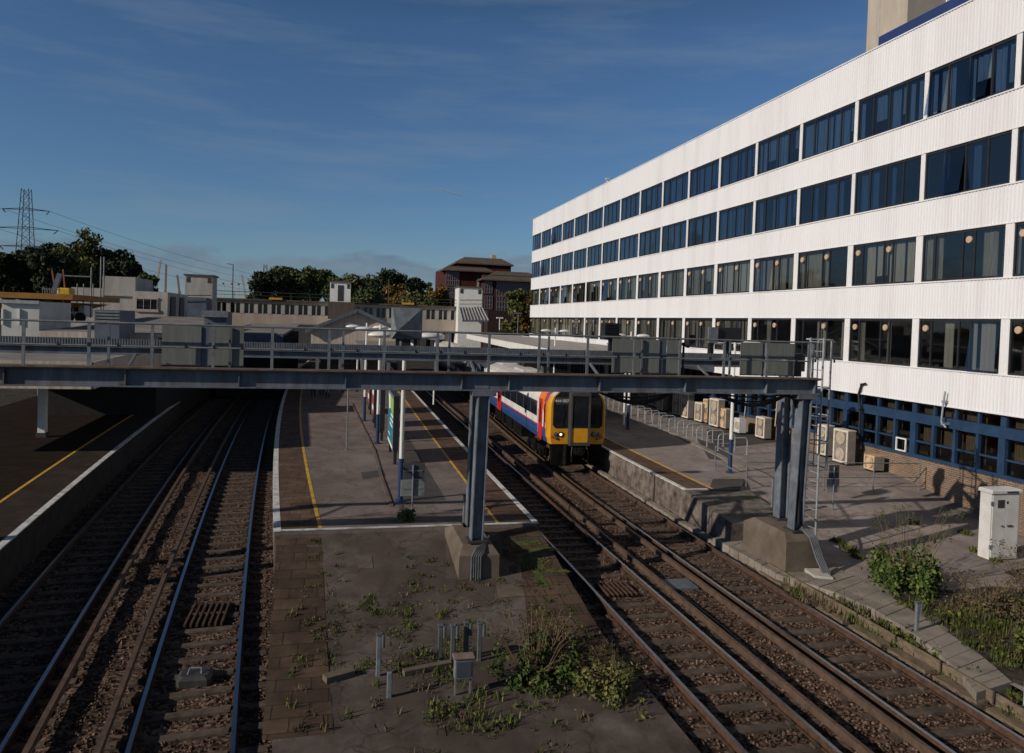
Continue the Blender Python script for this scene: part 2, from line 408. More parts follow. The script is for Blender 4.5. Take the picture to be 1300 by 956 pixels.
# clear autumn air: deeper blue, darkening towards the zenith
skyb = mixc(nt, sky.outputs[0], (.56, .76, .98), 1., 'MULTIPLY')
skyb = mixc(nt, skyb, ramp(nt, sep.outputs['Z'], [(.36, 1.), (.52, .45), (.72, .22), (1., .14)]), 1., 'MULTIPLY')
skyc = mixc(nt, skyb, (2.9, 3.7, 4.6), c1)
n3 = noise(nt, mp2.outputs[0], 3.1, 4, .6)
skyc = mixc(nt, skyc, ramp(nt, n3, [(.35, (1.75,2.45,3.45)), (.72, (2.7,3.3,4.15))]), bank)
nt.link(skyc, bg.inputs[0]); bg.inputs[1].default_value = .075
nt.link(bg.outputs[0], out.inputs[0])
sc.view_settings.view_transform = 'Standard'; sc.view_settings.look = 'None'
sc.view_settings.exposure = -0.1; sc.view_settings.gamma = 1.0

# ------------------------------------------------------------------ alignments (x as a function of y, metres)
def curve(pts, deg=2):
    c = np.polyfit([p[0] for p in pts], [p[1] for p in pts], deg)
    return lambda y: float(np.polyval(c, y))
_t3 = curve([(14,-2.36),(18.5,-2.78),(27.2,-3.56),(41,-4.42),(67,-5.53)])
def t3(y):
    if y < 12: return _t3(12) + (_t3(12)-_t3(13))*(12-y)
    if y > 67: return _t3(67) + (_t3(67)-_t3(66))*(y-67)
    return _t3(y)
def t4(y): return t3(y) - 3.32
def cr(y):
    if y < 20: return 0.
    if y < 45: return .001*(y-20)**2
    return .625 + .05*(y-45)
def t2(y): return 10.55 + cr(y)
def t1(y): return 7.19 + .12*cr(y)
_il = curve([(20.6,-1.49),(22,-1.66),(25.5,-1.98),(31,-2.38),(40,-2.95),(59,-3.8)])
def il(y): return _il(max(20.0, y)) if y > 20.4 else -1.47 + .075*(20.4-y)
def ir(y): return 5.74 + .15*cr(y)
def lp(y): return t4(y) - 1.45
def rp(y): return t2(y) + 1.6

# ------------------------------------------------------------------ ground
g = MB(); g.face([(-3000,-300,-.47),(3000,-300,-.47),(3000,5000,-.47),(-3000,5000,-.47)])
struct('ground', g, dirt_m)
def heightgrid(name, x0, x1, y0, y1, nx, ny, fz, m_):
    me = MB()
    for j in range(ny+1):
        for i in range(nx+1):
            x = x0+(x1-x0)*i/nx; y = y0+(y1-y0)*j/ny
            me.vert((x, y, fz(x, y)))
    for j in range(ny):
        for i in range(nx):
            a = j*(nx+1)+i; me.fi((a, a+1, a+nx+2, a+nx+1))
    return me
from mathutils import noise as mnoise
def bz(x, y):
    z = -.2 + .035*mnoise.noise((x*1.3, y*1.3, 0)) + .02*mnoise.noise((x*5, y*5, 3))
    for t in (t1, t2, t3, t4):
        d = abs(x-t(y))
        if .95 < d < 1.9: z += .03*math.sin((d-.95)/.95*PI)
    return z
g = heightgrid('ballast', -9.6, 13.2, 2, 100, 114, 300, bz, None)
struct('ballast_bed', g, ballast_m, smooth=True)
# loose stones on the near part of the bed
g = MB(); rs = random.Random(5)
def stone(x, y, z, s):
    o = [Vector((rs.uniform(.6,1),0,0)),Vector((0,rs.uniform(.6,1),0)),Vector((-rs.uniform(.6,1),0,0)),Vector((0,-rs.uniform(.6,1),0)),Vector((rs.uniform(-.3,.3),rs.uniform(-.3,.3),rs.uniform(.5,.9))),Vector((0,0,-.6))]
    a = rs.uniform(0, 6.28); ca, sa = math.cos(a), math.sin(a)
    i = [g.vert((x+s*(p.x*ca-p.y*sa), y+s*(p.x*sa+p.y*ca), z+s*p.z)) for p in o]
    for a_, b_ in ((0,1),(1,2),(2,3),(3,0)): g.fi((i[a_], i[b_], i[4])); g.fi((i[b_], i[a_], i[5]))
cnt = 0
while cnt < 26000:
    y = 9 + (rs.random()**1.7)*34; x = rs.uniform(-9, 12.6)
    if il(y)+.0 < x < ir(y)-.05 : continue
    if x < lp(y)+.05 or x > rp(y)+.1: continue
    onsl = False
    for t in (t1, t2, t3, t4):
        d = abs(x-t(y))
        if .68 < d < .83: onsl = True
        if d < 1.25 and ((y/.7) % 1) < .36: onsl = True
    if onsl and rs.random() > .06: continue
    stone(x, y, bz(x, y)+.012, rs.uniform(.022, .05)); cnt += 1
tag(g.build('ballast_stones', stone_m), 'loose brown ballast stones between the rails', 'ballast', kind='stuff')

# ------------------------------------------------------------------ tracks
def make_track(fn, label, cond_side, y0, y1, cond_y=None, timber=()):
    t = thing('railway_track', label, 'railway track', (fn(20), 20, -.2), group='four railway tracks through the station')
    ys = [y0 + k*2.0 for k in range(int((y1-y0)/2)+1)]
    for sgn in (-1, 1):
        r_ = MB()
        for (a0, a1, z0, z1, mi) in ((-.035,.035,-.035,0.,1), (-.01,.01,-.13,-.035,0), (-.07,.07,-.15,-.13,0)):
            r_.m(mi)
            for a, b_ in zip(ys, ys[1:]):
                xa, xb = fn(a)+sgn*.7525, fn(b_)+sgn*.7525
                r_.hexa([(xa+a0,a,z0),(xa+a1,a,z0),(xb+a1,b_,z0),(xb+a0,b_,z0)], [(xa+a0,a,z1),(xa+a1,a,z1),(xb+a1,b_,z1),(xb+a0,b_,z1)])
        # rust on everything except the running surface
        rr = r_.build('rail', [rust_m, railtop_m], t)
        for p in rr.data.polygons:
            if p.material_index == 1 and p.normal.z < .7: p.material_index = 0
    n = 0; k = 0; y = y0+.3; rest = MB()
    while y < y1:
        x = fn(y); dx = fn(y+.5)-fn(y-.5)
        wv = rng.uniform(-.012, .012)
        tim = any(a <= y <= b_ for a, b_ in timber)
        s_ = MB() if n < 98 else rest
        hl, wd = (1.26, .125)
        u = Vector((1, -dx, 0)).normalized()*hl; v = Vector((dx, 1, 0)).normalized()*wd
        c_ = Vector((x+wv, y, 0))
        q = [c_-u-v, c_+u-v, c_+u+v, c_-u+v]; q2 = [c_-u-v*.8, c_+u-v*.8, c_+u+v*.8, c_-u+v*.8]
        s_.hexa([p+Vector((0,0,-.34)) for p in q], [p+Vector((0,0,-.155+rng.uniform(-.006,.006))) for p in q2])
        # rail chairs and clips
        for sg in (-1, 1):
            for e in (-.13, .13):
                s_.box(x+sg*.7525+e-.05, x+sg*.7525+e+.05, y-.07, y+.07, -.158, -.105)
        if n < 98: s_.build('sleeper', timber_m if tim else sleeper_m, t, loc=(x, y, -.2))
        n += 1; y += .7
    if rest.v:
        o = rest.build('sleeper', sleeper_m, t); o['kind'] = 'stuff'
    for cs in cond_side:
        c = MB(); ci = MB()
        for a, b_ in zip(ys, ys[1:]):
            if cond_y and not (cond_y[0] <= a <= cond_y[1]): continue
            xa, xb = fn(a)+cs*1.16, fn(b_)+cs*1.16
            c.hexa([(xa-.045,a,-.06),(xa+.045,a,-.06),(xb+.045,b_,-.06),(xb-.045,b_,-.06)], [(xa-.045,a,.075),(xa+.045,a,.075),(xb+.045,b_,.075),(xb-.045,b_,.075)])
        c.build('conductor_rail', cond_m, t)
    return t
TR1 = make_track(t1, 'track beside the right edge of the island platform, empty', (1,), 6, 90)
TR2 = make_track(t2, 'track the white and blue train stands on', (-1,), 6, 90)
TR3 = make_track(t3, 'curving track beside the left edge of the island platform', (-1,), 6, 90)
TR4 = make_track(t4, 'leftmost curving track, in the shadow of the left platform', (1,), 6, 90)
# side boards along the outer conductor rail of the right-hand track
b = MB()
for k in range(9):
    y = 7.4+k*1.25
    b.box(12.02, 12.06, y, y+1.18, -.14, .1); b.box(11.72, 11.98, y+.05, y+1.1, -.175, -.1)
tag(b.build('guard_board', guard_m), 'pale timber guard boards beside the right-hand rail', 'guard board')
def grating(px, py, label, n=7, L=1.0, W=.75, rz=0):
    c = onz(px, py, -.1); m_ = MB()
    for k in range(n):
        m_.box(c.x-W/2+k*W/(n-1)-.022, c.x-W/2+k*W/(n-1)+.022, c.y-L/2, c.y+L/2, -.15, -.085)
    m_.box(c.x-W/2, c.x+W/2, c.y-.05, c.y+.05, -.16, -.1)
    tag(m_.build('track_grating', rust_m), label, 'grating')
grating(782, 746, 'rusty slatted grating between the rails beside the island platform')
grating(264, 778, 'rusty slatted grating between the rails of the curving track', L=1.3)
c = onz(861, 741, -.08); m_ = MB(); m_.cbox(c.x-.42, c.x+.42, c.y-.35, c.y+.35, -.16, -.07, .01)
tag(m_.build('cover_plate', mat('plate_grey', (.1,.12,.14), .6, var=.2)), 'flat grey cover plate lying between the two right-hand tracks', 'cover plate')
# balise-like box and cable in the four-foot and six-foot
c = onz(248, 858, -.1); m_ = MB(); m_.cbox(c.x-.3, c.x+.3, c.y-.25, c.y+.25, -.2, -.02, .06)
m_.m(1); m_.tube([(c.x-.12,c.y-.1,-.02),(c.x-.1,c.y,.05),(c.x+.1,c.y,.05),(c.x+.12,c.y-.1,-.02)], .012, 6)
tag(m_.build('track_box', [tg, galv_m]), 'dark box with a wire handle between the curving rails', 'track box')
m_ = MB()
path = [onz(x, y, -.12) for x, y in ((868,760),(885,772),(900,784),(918,798),(934,812),(952,830),(968,850),(985,868))]
for p in path: p.z += .02
m_.tube(path, .035, 6)
tag(m_.build('cable', black_m), 'thick black cable lying in the ballast between the right-hand tracks', 'cable')

# ------------------------------------------------------------------ platforms
def strip(mb, fl, fr, y0, y1, z, dy=1.5, zf=None):
    n = max(1, int((y1-y0)/dy)); ys = [y0+(y1-y0)*k/n for k in range(n+1)]
    zf = zf or (lambda x, y: z)
    for a, b_ in zip(ys, ys[1:]):
        pts = [(fl(a),a),(fr(a),a),(fr(b_),b_),(fl(b_),b_)]
        mb.face([(x, y, zf(x,y)) for x, y in pts])
def slab(mb, fl, fr, y0, y1, z0, z1, dy=1.5):
    n = max(1, int((y1-y0)/dy)); ys = [y0+(y1-y0)*k/n for k in range(n+1)]
    L = [(fl(y), y) for y in ys]; Rr = [(fr(y), y) for y in ys]
    iL0 = [mb.vert((x,y,z0)) for x, y in L]; iL1 = [mb.vert((x,y,z1)) for x, y in L]
    iR0 = [mb.vert((x,y,z0)) for x, y in Rr]; iR1 = [mb.vert((x,y,z1)) for x, y in Rr]
    for k in range(n):
        mb.fi((iL1[k], iR1[k], iR1[k+1], iL1[k+1])); mb.fi((iL0[k], iL1[k], iL1[k+1], iL0[k+1])); mb.fi((iR0[k+1], iR1[k+1], iR1[k], iR0[k]))
    mb.fi((iL0[0], iR0[0], iR1[0], iL1[0])); mb.fi((iR0[n], iL0[n], iL1[n], iR1[n]))
PZ = .915
YI = 20.45                                           # near end of the island platform
isl = MB(); slab(isl, il, ir, YI, 120, -.35, PZ)
ISL = struct('island_platform', isl, [asphalt_i])
def line(name, fl, fr, y0, y1, z, m_, parent, h=.004):
    q = MB(); slab(q, fl, fr, y0, y1, z-.02, z+h); return q.build(name, m_, parent)
line('paving_strip', lambda y: il(y)+.17, lambda y: il(y)+1.12, YI+.01, 119, PZ, slab_m, ISL)
line('paving_strip', lambda y: ir(y)-1.1, lambda y: ir(y)-.14, YI+.01, 119, PZ, slab_m, ISL)
line('edge_line', lambda y: il(y)-.03, lambda y: il(y)+.165, YI-.02, 119, PZ, white_p, ISL, .012)
line('edge_line', lambda y: ir(y)-.135, lambda y: ir(y)+.03, YI-.02, 119, PZ, white_p, ISL, .012)
line('yellow_line', lambda y: il(y)+1.14, lambda y: il(y)+1.24, YI+.02, 119, PZ, yellow_p, ISL, .007)
line('yellow_line', lambda y: ir(y)-1.2, lambda y: ir(y)-1.11, YI+.02, 119, PZ, yellow_p, ISL, .007)
q = MB(); q.box(il(YI)+.17, ir(YI)-.14, YI-.012, YI+.07, PZ-.015, PZ+.014)
q.build('end_line', white_p, ISL)
q = MB()
for (a, b_) in (((446,512),(474,570)),((474,570),(486,612)),((486,612),(497,643))):
    A, B = onz(*a, PZ), onz(*b_, PZ); q.bar((A.x,A.y,PZ+.02), (B.x,B.y,PZ+.01), .11, .05)
q.build('drain_channel', conc_m, ISL)
q = MB(); P_ = [onz(x, y, PZ) for x, y in ((504,637),(566,635),(519,556),(510,560))]
q.prism([(p.x,p.y) for p in P_], PZ-.01, PZ+.005); q.build('tarmac_patch', patch_m, ISL)
q = MB(); P_ = [onz(x, y, PZ) for x, y in ((458,600),(486,596),(490,604),(461,609))]
q.prism([(p.x,p.y) for p in P_], PZ-.01, PZ+.005); q.build('tarmac_patch', patch_m, ISL)
# near end: a step down, then a weedy ramp to track level
def rz_(x, y):
    z = .78 - (20.3-y)*.148
    return max(-.02, z) + .012*mnoise.noise((x*2.1, y*2.1, 7))
def irr(y): return 5.74
rm = MB(); nx, ny = 26, 50
for j in range(ny+1):
    for i in range(nx+1):
        y = 3 + (YI-.015-3)*j/ny; a = il(y); b_ = irr(y) if y > 9 else irr(y)
        x = a+(b_-a)*i/nx; rm.vert((x, y, rz_(x, y)))
for j in range(ny):
    for i in range(nx):
        a = j*(nx+1)+i; rm.fi((a, a+1, a+nx+2, a+nx+1))
for j in range(ny):
    for i in (0, nx):
        a = j*(nx+1)+i; b_ = a+nx+1
        pa, pb = rm.v[a], rm.v[b_]
        rm.face([pa, pb, (pb[0],pb[1],-.4), (pa[0],pa[1],-.4)])
RAMP = struct('ramp', rm, asphalt_n)
def onramp(px, py):
    z = .3
    for _ in range(12):
        p = onz(px, py, z); z = rz_(p.x, p.y)
    return onz(px, py, z)
def drape(mb, poly, h, fz, n=8):
    """thin sheet following the ramp: poly is a quad of xy points"""
    A, B, C, D = [Vector((p[0], p[1], 0)) for p in poly]
    idx = {}
    for j in range(n+1):
        for i in range(n+1):
            p = A.lerp(B, i/n).lerp(D.lerp(C, i/n), j/n); idx[i,j] = mb.vert((p.x, p.y, fz(p.x,p.y)+h))
    for j in range(n):
        for i in range(n): mb.fi((idx[i,j], idx[i+1,j], idx[i+1,j+1], idx[i,j+1]))
q = MB(); drape(q, [(3.9,13.2),(5.72,13.2),(5.72,20.2),(4.55,20.2)], .006, rz_); q.build('paving_strip', slab_d, RAMP)
q = MB(); drape(q, [(-1.0,12),(.1,12),(-.3,20.2),(-1.44,20.2)], .006, rz_); q.build('paving_strip', slab_d, RAMP)
def rampquad(name, pts, m_, h=.007, n=8):
    q = MB(); drape(q, [onramp(*p) for p in pts], h, rz_, n); return q.build(name, m_, RAMP)
patch_l = asphalt('asphalt_patch_pale', (.11,.088,.077), (.05,.039,.033), (.18,.155,.142))
rampquad('tarmac_patch', ((566,735),(603,735),(605,697),(566,690)), patch_l)
rampquad('tarmac_patch', ((620,805),(672,803),(660,712),(635,712)), patch_l, .009)
rampquad('manhole_cover', ((632,760),(667,757),(662,742),(630,744)), conc_m, .016, 3)
rampquad('tarmac_patch', ((455,722),(474,722),(472,706),(452,707)), patch_l, .008, 4)

# left platform
q = MB(); slab(q, lambda y: lp(y)-9, lp, 8, 120, -.35, PZ)
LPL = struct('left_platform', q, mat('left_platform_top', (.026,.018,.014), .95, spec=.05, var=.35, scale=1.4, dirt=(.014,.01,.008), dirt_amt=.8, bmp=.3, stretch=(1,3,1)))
q = MB(); slab(q, lambda y: lp(y)+.001, lambda y: lp(y)+.02, 8, 119, -.3, PZ-.05, 3); q.build('platform_wall', mat('platform_wall_shade_tone', (.03,.025,.022), .95, var=.5, scale=3), LPL)  # near-black face sheet: the shade of this side is put into its colour
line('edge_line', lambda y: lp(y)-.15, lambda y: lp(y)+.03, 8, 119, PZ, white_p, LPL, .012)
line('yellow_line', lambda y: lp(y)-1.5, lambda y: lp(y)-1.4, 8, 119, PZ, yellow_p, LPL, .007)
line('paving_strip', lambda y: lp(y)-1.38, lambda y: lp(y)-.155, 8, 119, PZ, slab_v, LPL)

# right platform and the yard sloping down beside the office
q = MB(); slab(q, rp, lambda y: 14.6, 24.1, 26.0, -.35, PZ, .5); slab(q, rp, lambda y: 22.9, 26.0, 120, -.35, PZ)
RPL = struct('right_platform', q, asphalt_r)
line('edge_line', lambda y: rp(y)-.03, lambda y: rp(y)+.13, 24.1, 119, PZ, white_p, RPL, .012)
line('paving_strip', lambda y: rp(y)+.135, lambda y: rp(y)+1.02, 24.12, 119, PZ, slab_m, RPL)
line('yellow_line', lambda y: rp(y)+1.05, lambda y: rp(y)+1.14, 24.12, 119, PZ, yellow_p, RPL, .007)
q = MB(); q.box(12.17, 13.05, 24.085, 24.2, PZ-.01, PZ+.013); q.build('end_line', white_p, RPL)
q = MB(); slab(q, lambda y: rp(y)-.025, lambda y: rp(y), 24.1, 119, -.3, PZ-.02, 3); q.build('platform_wall', stonewall_m, RPL)
q = MB()
for a, b_ in (((945,597),(915,580)),((915,580),(882,564)),((882,564),(845,546))):
    A, B = onz(*a, PZ), onz(*b_, PZ); q.bar((A.x,A.y,PZ+.02),(B.x,B.y,PZ+.02), .3, .06)
q.build('kerb', conc_k, RPL)
q = MB()
for pts in (((897,545),(960,545),(1000,560),(905,570)), ((905,608),(945,608),(940,622),(900,622)), ((885,557),(918,567),(930,585),(900,583))):
    q.prism([tuple(onz(*p, PZ))[:2] for p in pts], PZ-.01, PZ+.005+.001*len(q.v)/8)
q.build('tarmac_patch', patch_m, RPL)
# sloping tip of the platform, ending in a wall
q = MB()
q.hexa([(12.12,20.7,-.4),(14.3,20.9,-.4),(14.6,24.09,-.4),(12.15,24.09,-.4)], [(12.12,20.7,.62),(14.3,20.9,.62),(14.6,24.09,.905),(12.15,24.09,.905)])
q.build('platform_tip', mat('platform_tip', (.14,.12,.105), .95, var=.5, scale=2.5, dirt=(.05,.06,.02), dirt_amt=.7, bmp=.6, bscale=12), RPL)
q = MB(); q.hexa([(12.09,20.7,-.3),(12.115,20.7,-.3),(12.145,24.09,-.3),(12.12,24.09,-.3)], [(12.09,20.7,.6),(12.115,20.7,.6),(12.145,24.09,.88),(12.12,24.09,.88)])
q.build('platform_wall', stonewall_m, RPL)
def yz(x, y):
    z = .905 if y > 26 else max(.03, .905-(26-y)*.15)
    return min(z, .902) + .01*mnoise.noise((x*1.5, y*1.5, 2))
q = MB(); nx, ny = 30, 60
for j in range(ny+1):
    for i in range(nx+1):
        y = 2+(25.99-2)*j/ny; x0 = 14.6 if y > 23.6 else 14.3 if y > 20.9 else 12.75
        x = x0+(22.9-x0)*i/nx; q.vert((x, y, yz(x, y)))
for j in range(ny):
    for i in range(nx):
        a = j*(nx+1)+i; q.fi((a, a+1, a+nx+2, a+nx+1))
YARD = struct('yard', q, asphalt_r, smooth=True)
def onyard(px, py):
    z = .3
    for _ in range(12):
        p = onz(px, py, z); z = yz(p.x, p.y)
    return onz(px, py, z)
# soil of the overgrown corner and the concrete trough path
def blob(mb, cx, cy, rx, ry, h, fz, ph):
    c = mb.vert((cx, cy, fz(cx,cy)+h)); rings = []
    for rr in (.35, .7, 1.):
        ring = []
        for k in range(40):
            a = 2*PI*k/40; w_ = rr*(1+.22*mnoise.noise((math.cos(a)*1.6+ph, math.sin(a)*1.6, ph))+.1*mnoise.noise((math.cos(a)*5, math.sin(a)*5, ph)))
            x, y = cx+rx*w_*math.cos(a), cy+ry*w_*math.sin(a); ring.append(mb.vert((x, y, fz(x,y)+h)))
        rings.append(ring)
    for k in range(40):
        j = (k+1)%40; mb.fi((c, rings[0][k], rings[0][j]))
        for A, B in zip(rings, rings[1:]): mb.fi((A[k], B[k], B[j], A[j]))
q = MB()
for i, (cx, cy, rx, ry) in enumerate(((16.2,12.2,3.4,3.0),(18.6,13.6,2.6,2.2),(14.9,15.2,1.3,1.2),(16.8,15.4,1.2,.7),(19.4,16.6,1.0,.6))): blob(q, cx, cy, rx, ry, .012+.005*i, yz, i*3.1)
q.build('soil', dirt_m, YARD)
q = MB()
L_ = [(790,590),(850,640),(905,683),(950,708),(985,728),(1060,752),(1112,775),(1163,806),(1215,850),(1240,880)]
R_ = [(800,590),(862,638),(920,680),(985,690),(1050,715),(1095,738),(1140,764),(1190,794),(1250,836),(1285,866)]
Lw = [onz(*p, .06) for p in L_]; Rw = [onz(*p, .06) for p in R_]
for k in range(2, len(Lw)-1):
    n = 4
    for j in range(n):
        a, b_ = j/n, (j+.965)/n
        A, B = Lw[k].lerp(Lw[k+1], a), Lw[k].lerp(Lw[k+1], b_); C, D = Rw[k].lerp(Rw[k+1], b_), Rw[k].lerp(Rw[k+1], a)
        h = .065+rng.uniform(-.012, .012)
        q.prism([(p.x,p.y) for p in (A,B,C,D)], -.3, h)
tag(q.build('cable_trough', conc_k), 'pale concrete cable trough lids running past the right-hand rail', 'cable trough')
q = MB()
for k in range(14):
    y = 21.0+k*.98; q.box(rp(y)-.42, rp(y)-.18, y, y+.95, -.3, -.06+rng.uniform(-.01,.01))
tag(q.build('concrete_kerb', conc_k), 'low concrete kerb along the foot of the right platform wall', 'kerb')

# ------------------------------------------------------------------ office building
XF = 22.5; Y0, Y1, BAY = 4.68, 86.7, 4.1
OFF = thing('office_building', 'long white panelled office block with four rows of windows above the right platform', 'building', (XF, 45, 0))
q = MB()
def ribbed(mb, x, y0, y1, z0, z1, pitch=.15, d=.028):
    """vertical ribbed cladding facing -x"""
    y = y0; pts = []
    while y < y1:
        for dy, dx in ((0,0),(.35,0),(.45,-d),(.9,-d)):
            if y+dy*pitch < y1: pts.append((x+dx, y+dy*pitch))
        y += pitch
    pts.append((x, y1))
    i0 = [mb.vert((a, b_, z0)) for a, b_ in pts]; i1 = [mb.vert((a, b_, z1)) for a, b_ in pts]
    for k in range(len(pts)-1): mb.fi((i0[k], i0[k+1], i1[k+1], i1[k]))
    mb.box(x+.003, x+.3, y0, y1, z0, z1)
    mb.box(x-d-.03, x+.02, y0, y1, z1-.0, z1+.05); mb.box(x-d-.015, x+.02, y0, y1, z0-.04, z0)
for z0, z1 in ((17.19,19.1),(13.94,15.25),(10.69,12.0),(7.39,8.75),(4.05,5.37)):
    q = MB(); ribbed(q, XF, Y0, Y1, z0, z1); q.build('cladding_band', panel_m, OFF)
# structure behind: slabs, back wall, end wall, roof
q = MB()
for z in (19.0, 15.2, 11.9, 8.65, 5.3, .9): q.box(XF+.35, 36, Y0+.1, Y1-.1, z-.3, z-.05)
q.build('floor_slab', ceil_m, OFF)
q = MB(); q.box(26.5, 26.7, Y0+.1, Y1-.1, -.3, 18.7); q.build('partition', ceil_m, OFF)
q = MB(); q.box(XF+.31, 36, Y1-.25, Y1-.02, -.3, 19.0); q.box(XF+.31, 36, Y0, Y0+.2, -.3, 19.0); q.box(35.8, 36, Y0+.2, Y1-.25, -.3, 19.0)
q.build('end_wall', conc_l, OFF)
q = MB(); q.box(XF+.3, 36, Y0, Y1, 19.0, 19.06); q.build('roof', canroof_m, OFF)
# pilasters and windows
rows = [(15.3,17.15,'b'),(12.05,13.9,'b'),(8.8,10.65,'o'),(5.42,7.35,'o')]
wr = random.Random(21)
for ri, (z0, z1, kind) in enumerate(rows):
    for k in range(21):
        y = Y1 - k*BAY
        if y-BAY < Y0-.05: continue
        nopil = (ri == 3 and k in (1,2,3,4))
        if not nopil and k > 0:
            q = MB(); wp = .11 if kind == 'b' else .175
            for e in (-wp*.6, 0, wp*.6): q.box(XF-.022, XF-.01, y+e-wp*.2, y+e+wp*.2, z0+.001, z1-.001)
            q.box(XF-.01, XF+.2, y-wp, y+wp, z0-.002, z1+.002)
            q.build('pilaster', pil_m, OFF)
        ya, yb = (y-BAY+.1, y-.1) if kind == 'b' else (y-BAY+.16, y-.16)
        fr = MB(); ft = .045
        fr.box(XF+.015, XF+.075, ya, yb, z0, z0+ft+.03); fr.box(XF+.015, XF+.075, ya, yb, z1-ft-.05, z1)
        np_ = 4 if (kind == 'b') else 4
        widths = [1]*np_ if kind == 'b' else [1.25,.5,1.25,.6]
        tot = sum(widths); edges = [ya]
        for wd in widths: edges.append(edges[-1]+(yb-ya)*wd/tot)
        if kind == 'b': pass
        for e in edges:
            e0 = min(max(e, ya+ft), yb-ft)
            fr.box(XF+.012, XF+.078, e0-ft*.7, e0+ft*.7, z0+.003, z1-.003)
        W = fr.build('window', frame_m, OFF)
        pn = MB()
        for a, b_ in zip(edges, edges[1:]):
            op = wr.random() < .03
            if op: pn.face([(XF+.04-.25, a+.04, z0+.05),(XF+.04-.25, b_-.04, z0+.05),(XF+.04, b_-.04, z1-.06),(XF+.04, a+.04, z1-.06)])
            else: pn.face([(XF+.045, a+.03, z0+.05),(XF+.045, b_-.03, z0+.05),(XF+.045, b_-.03, z1-.06),(XF+.045, a+.03, z1-.06)])
        pn.build('pane', glass_b if kind == 'b' else glass_o, W)
        # curtains or blinds: folded strips just behind the glass
        cu = MB(); cm = curt_g if (ri == 0 and k >= 12) else (curt_b if kind == 'b' else (curt_c if (ri == 3 and k < 4) else curt_o))
        if ri == 3 and k > 11: ncov = .35
        elif ri == 2 and k > 12: ncov = .75
        elif ri == 1 and k > 10: ncov = .5
        else: ncov = .93
        yy = ya+.05
        while yy < yb-.1:
            wdt = wr.uniform(.18, .75)
            if wr.random() < ncov:
                e = min(yy+wdt, yb-.03); nf = max(2, int((e-yy)/.07))
                xs = [XF+.2+.03*math.sin(j*2.2+wr.random()) for j in range(nf+1)]
                lowz = z0+.03 if wr.random() < .85 else z0+wr.uniform(.3,.9)
                for j in range(nf):
                    p, p2 = yy+(e-yy)*j/nf, yy+(e-yy)*(j+1)/nf
                    cu.face([(xs[j],p,lowz),(xs[j+1],p2,lowz),(xs[j+1],p2,z1-.05),(xs[j],p,z1-.05)])
            yy += wdt + wr.uniform(.03, .22)
        if wr.random() < .3: cm = curt_w if kind == 'o' else (curt_g if k >= 10 and ri == 0 else cm)
        if cu.v: cu.build('curtain', cm, W)
        if kind == 'o':
            slots = (1, 3) if wr.random() < .5 else ((1,) if wr.random() < .5 else (3,))
            for s_ in slots:
                yc = (edges[s_]+edges[s_+1])/2
                vt = MB(); vt.lathe((XF+.03, yc, z1-.38), [(.06,-.03),(.125,-.025),(.135,.03),(.07,.031)], 18, 'x'); vt.build('ventilator', vent_m, W)
# ground floor
XG = 22.62
q = MB(); q.box(XG, XG+.3, Y0, Y1, -.3, 1.8); q.build('brick_wall', brick_m, OFF)
q = MB(); q.box(XG-.05, XG+.3, Y0, Y1, 1.8, 1.93); q.box(XG-.06, XG+.3, Y0, Y1, 3.2, 3.58)
q.box(XG-.02, XG+.25, Y0, Y1, 3.95, 4.02)
k = 0; y = Y1
while y > Y0+.3:
    wd = .14 if k % 4 == 0 else .06
    q.box(XG-.03-.002*(k%4==0), XG+.2, y-wd, y+wd, 1.93, 3.2)
    q.box(XG+.0, XG+.2, y-wd*.8, y+wd*.8, 3.58, 3.95)
    q.box(XG+.02, XG+.16, y-1.02+.1, y-wd, 2.42, 2.49)
    y -= 1.025; k += 1
q.build('window_frame', blue_m, OFF)
q = MB(); q.face([(XG+.1,Y0,1.93),(XG+.1,Y1,1.93),(XG+.1,Y1,3.95),(XG+.1,Y0,3.95)]); q.build('pane', glass_g, OFF)
q = MB(); q.box(XG+.03, XG+.3, Y0, Y1, 4.021, 4.045); q.build('soffit', conc_m, OFF)
q = MB(); p = onx(1145, 564, XG)
for a, b_, c_, d_ in ((-.28,.28,.22,.27),(-.28,.28,-.27,-.22),(-.28,-.23,-.22,.22),(.23,.28,-.22,.22)): q.box(XG-.07, XG-.02, p.y+a, p.y+b_, p.z+c_, p.z+d_)
q.build('small_window_frame', lampw_m, OFF)
# blinds and clutter seen behind the ground floor glass
q = MB(); y = Y0+1
while y < Y1-1:
    if wr.random() < .55: q.face([(XG+.35,y,wr.uniform(1.95,2.8)),(XG+.35,y+.9,2.4),(XG+.35,y+.9,3.9),(XG+.35,y,3.9)])
    y += 1.025
q.build('blind', curt_o, OFF)
# roof plant: navy screen, concrete core
p = onx(1115.5, 47, 24.0)
q = MB(); q.box(24.0, 31, Y0+1, p.y, 19.0, p.z); q.build('plant_screen', navy_m, OFF)
pa, pb = onx(1097, 30, 27.0), onx(1146, 30, 27.0)
q = MB(); q.cbox(27.0, 33.5, pb.y, pa.y, 19.0, 28.5, .25)
q.m(1); q.box(26.985, 27.02, pb.y+(pa.y-pb.y)*.58, pb.y+(pa.y-pb.y)*.66, 19.1, 27.4)
q.m(2); q.box(29.5, 30.6, pb.y-.06, pb.y+.02, 22.6, 24.0)
q.build('stair_tower', [conc_t, conc_l, posterw_m], OFF)
q = MB(); q.box(25.5, 33, 38, 44, 19.0, 20.5); q.build('roof_plant', mat('roof_plant', (.3,.22,.16), .9, var=.2), OFF)
q = MB(); q.tube([(XF+.2,62,19.1),(XF+.2,62,19.6)], .05); q.box(XF+.05, XF+.4, 61.9, 62.1, 19.5, 19.62); q.build('roof_vent', lampw_m, OFF)

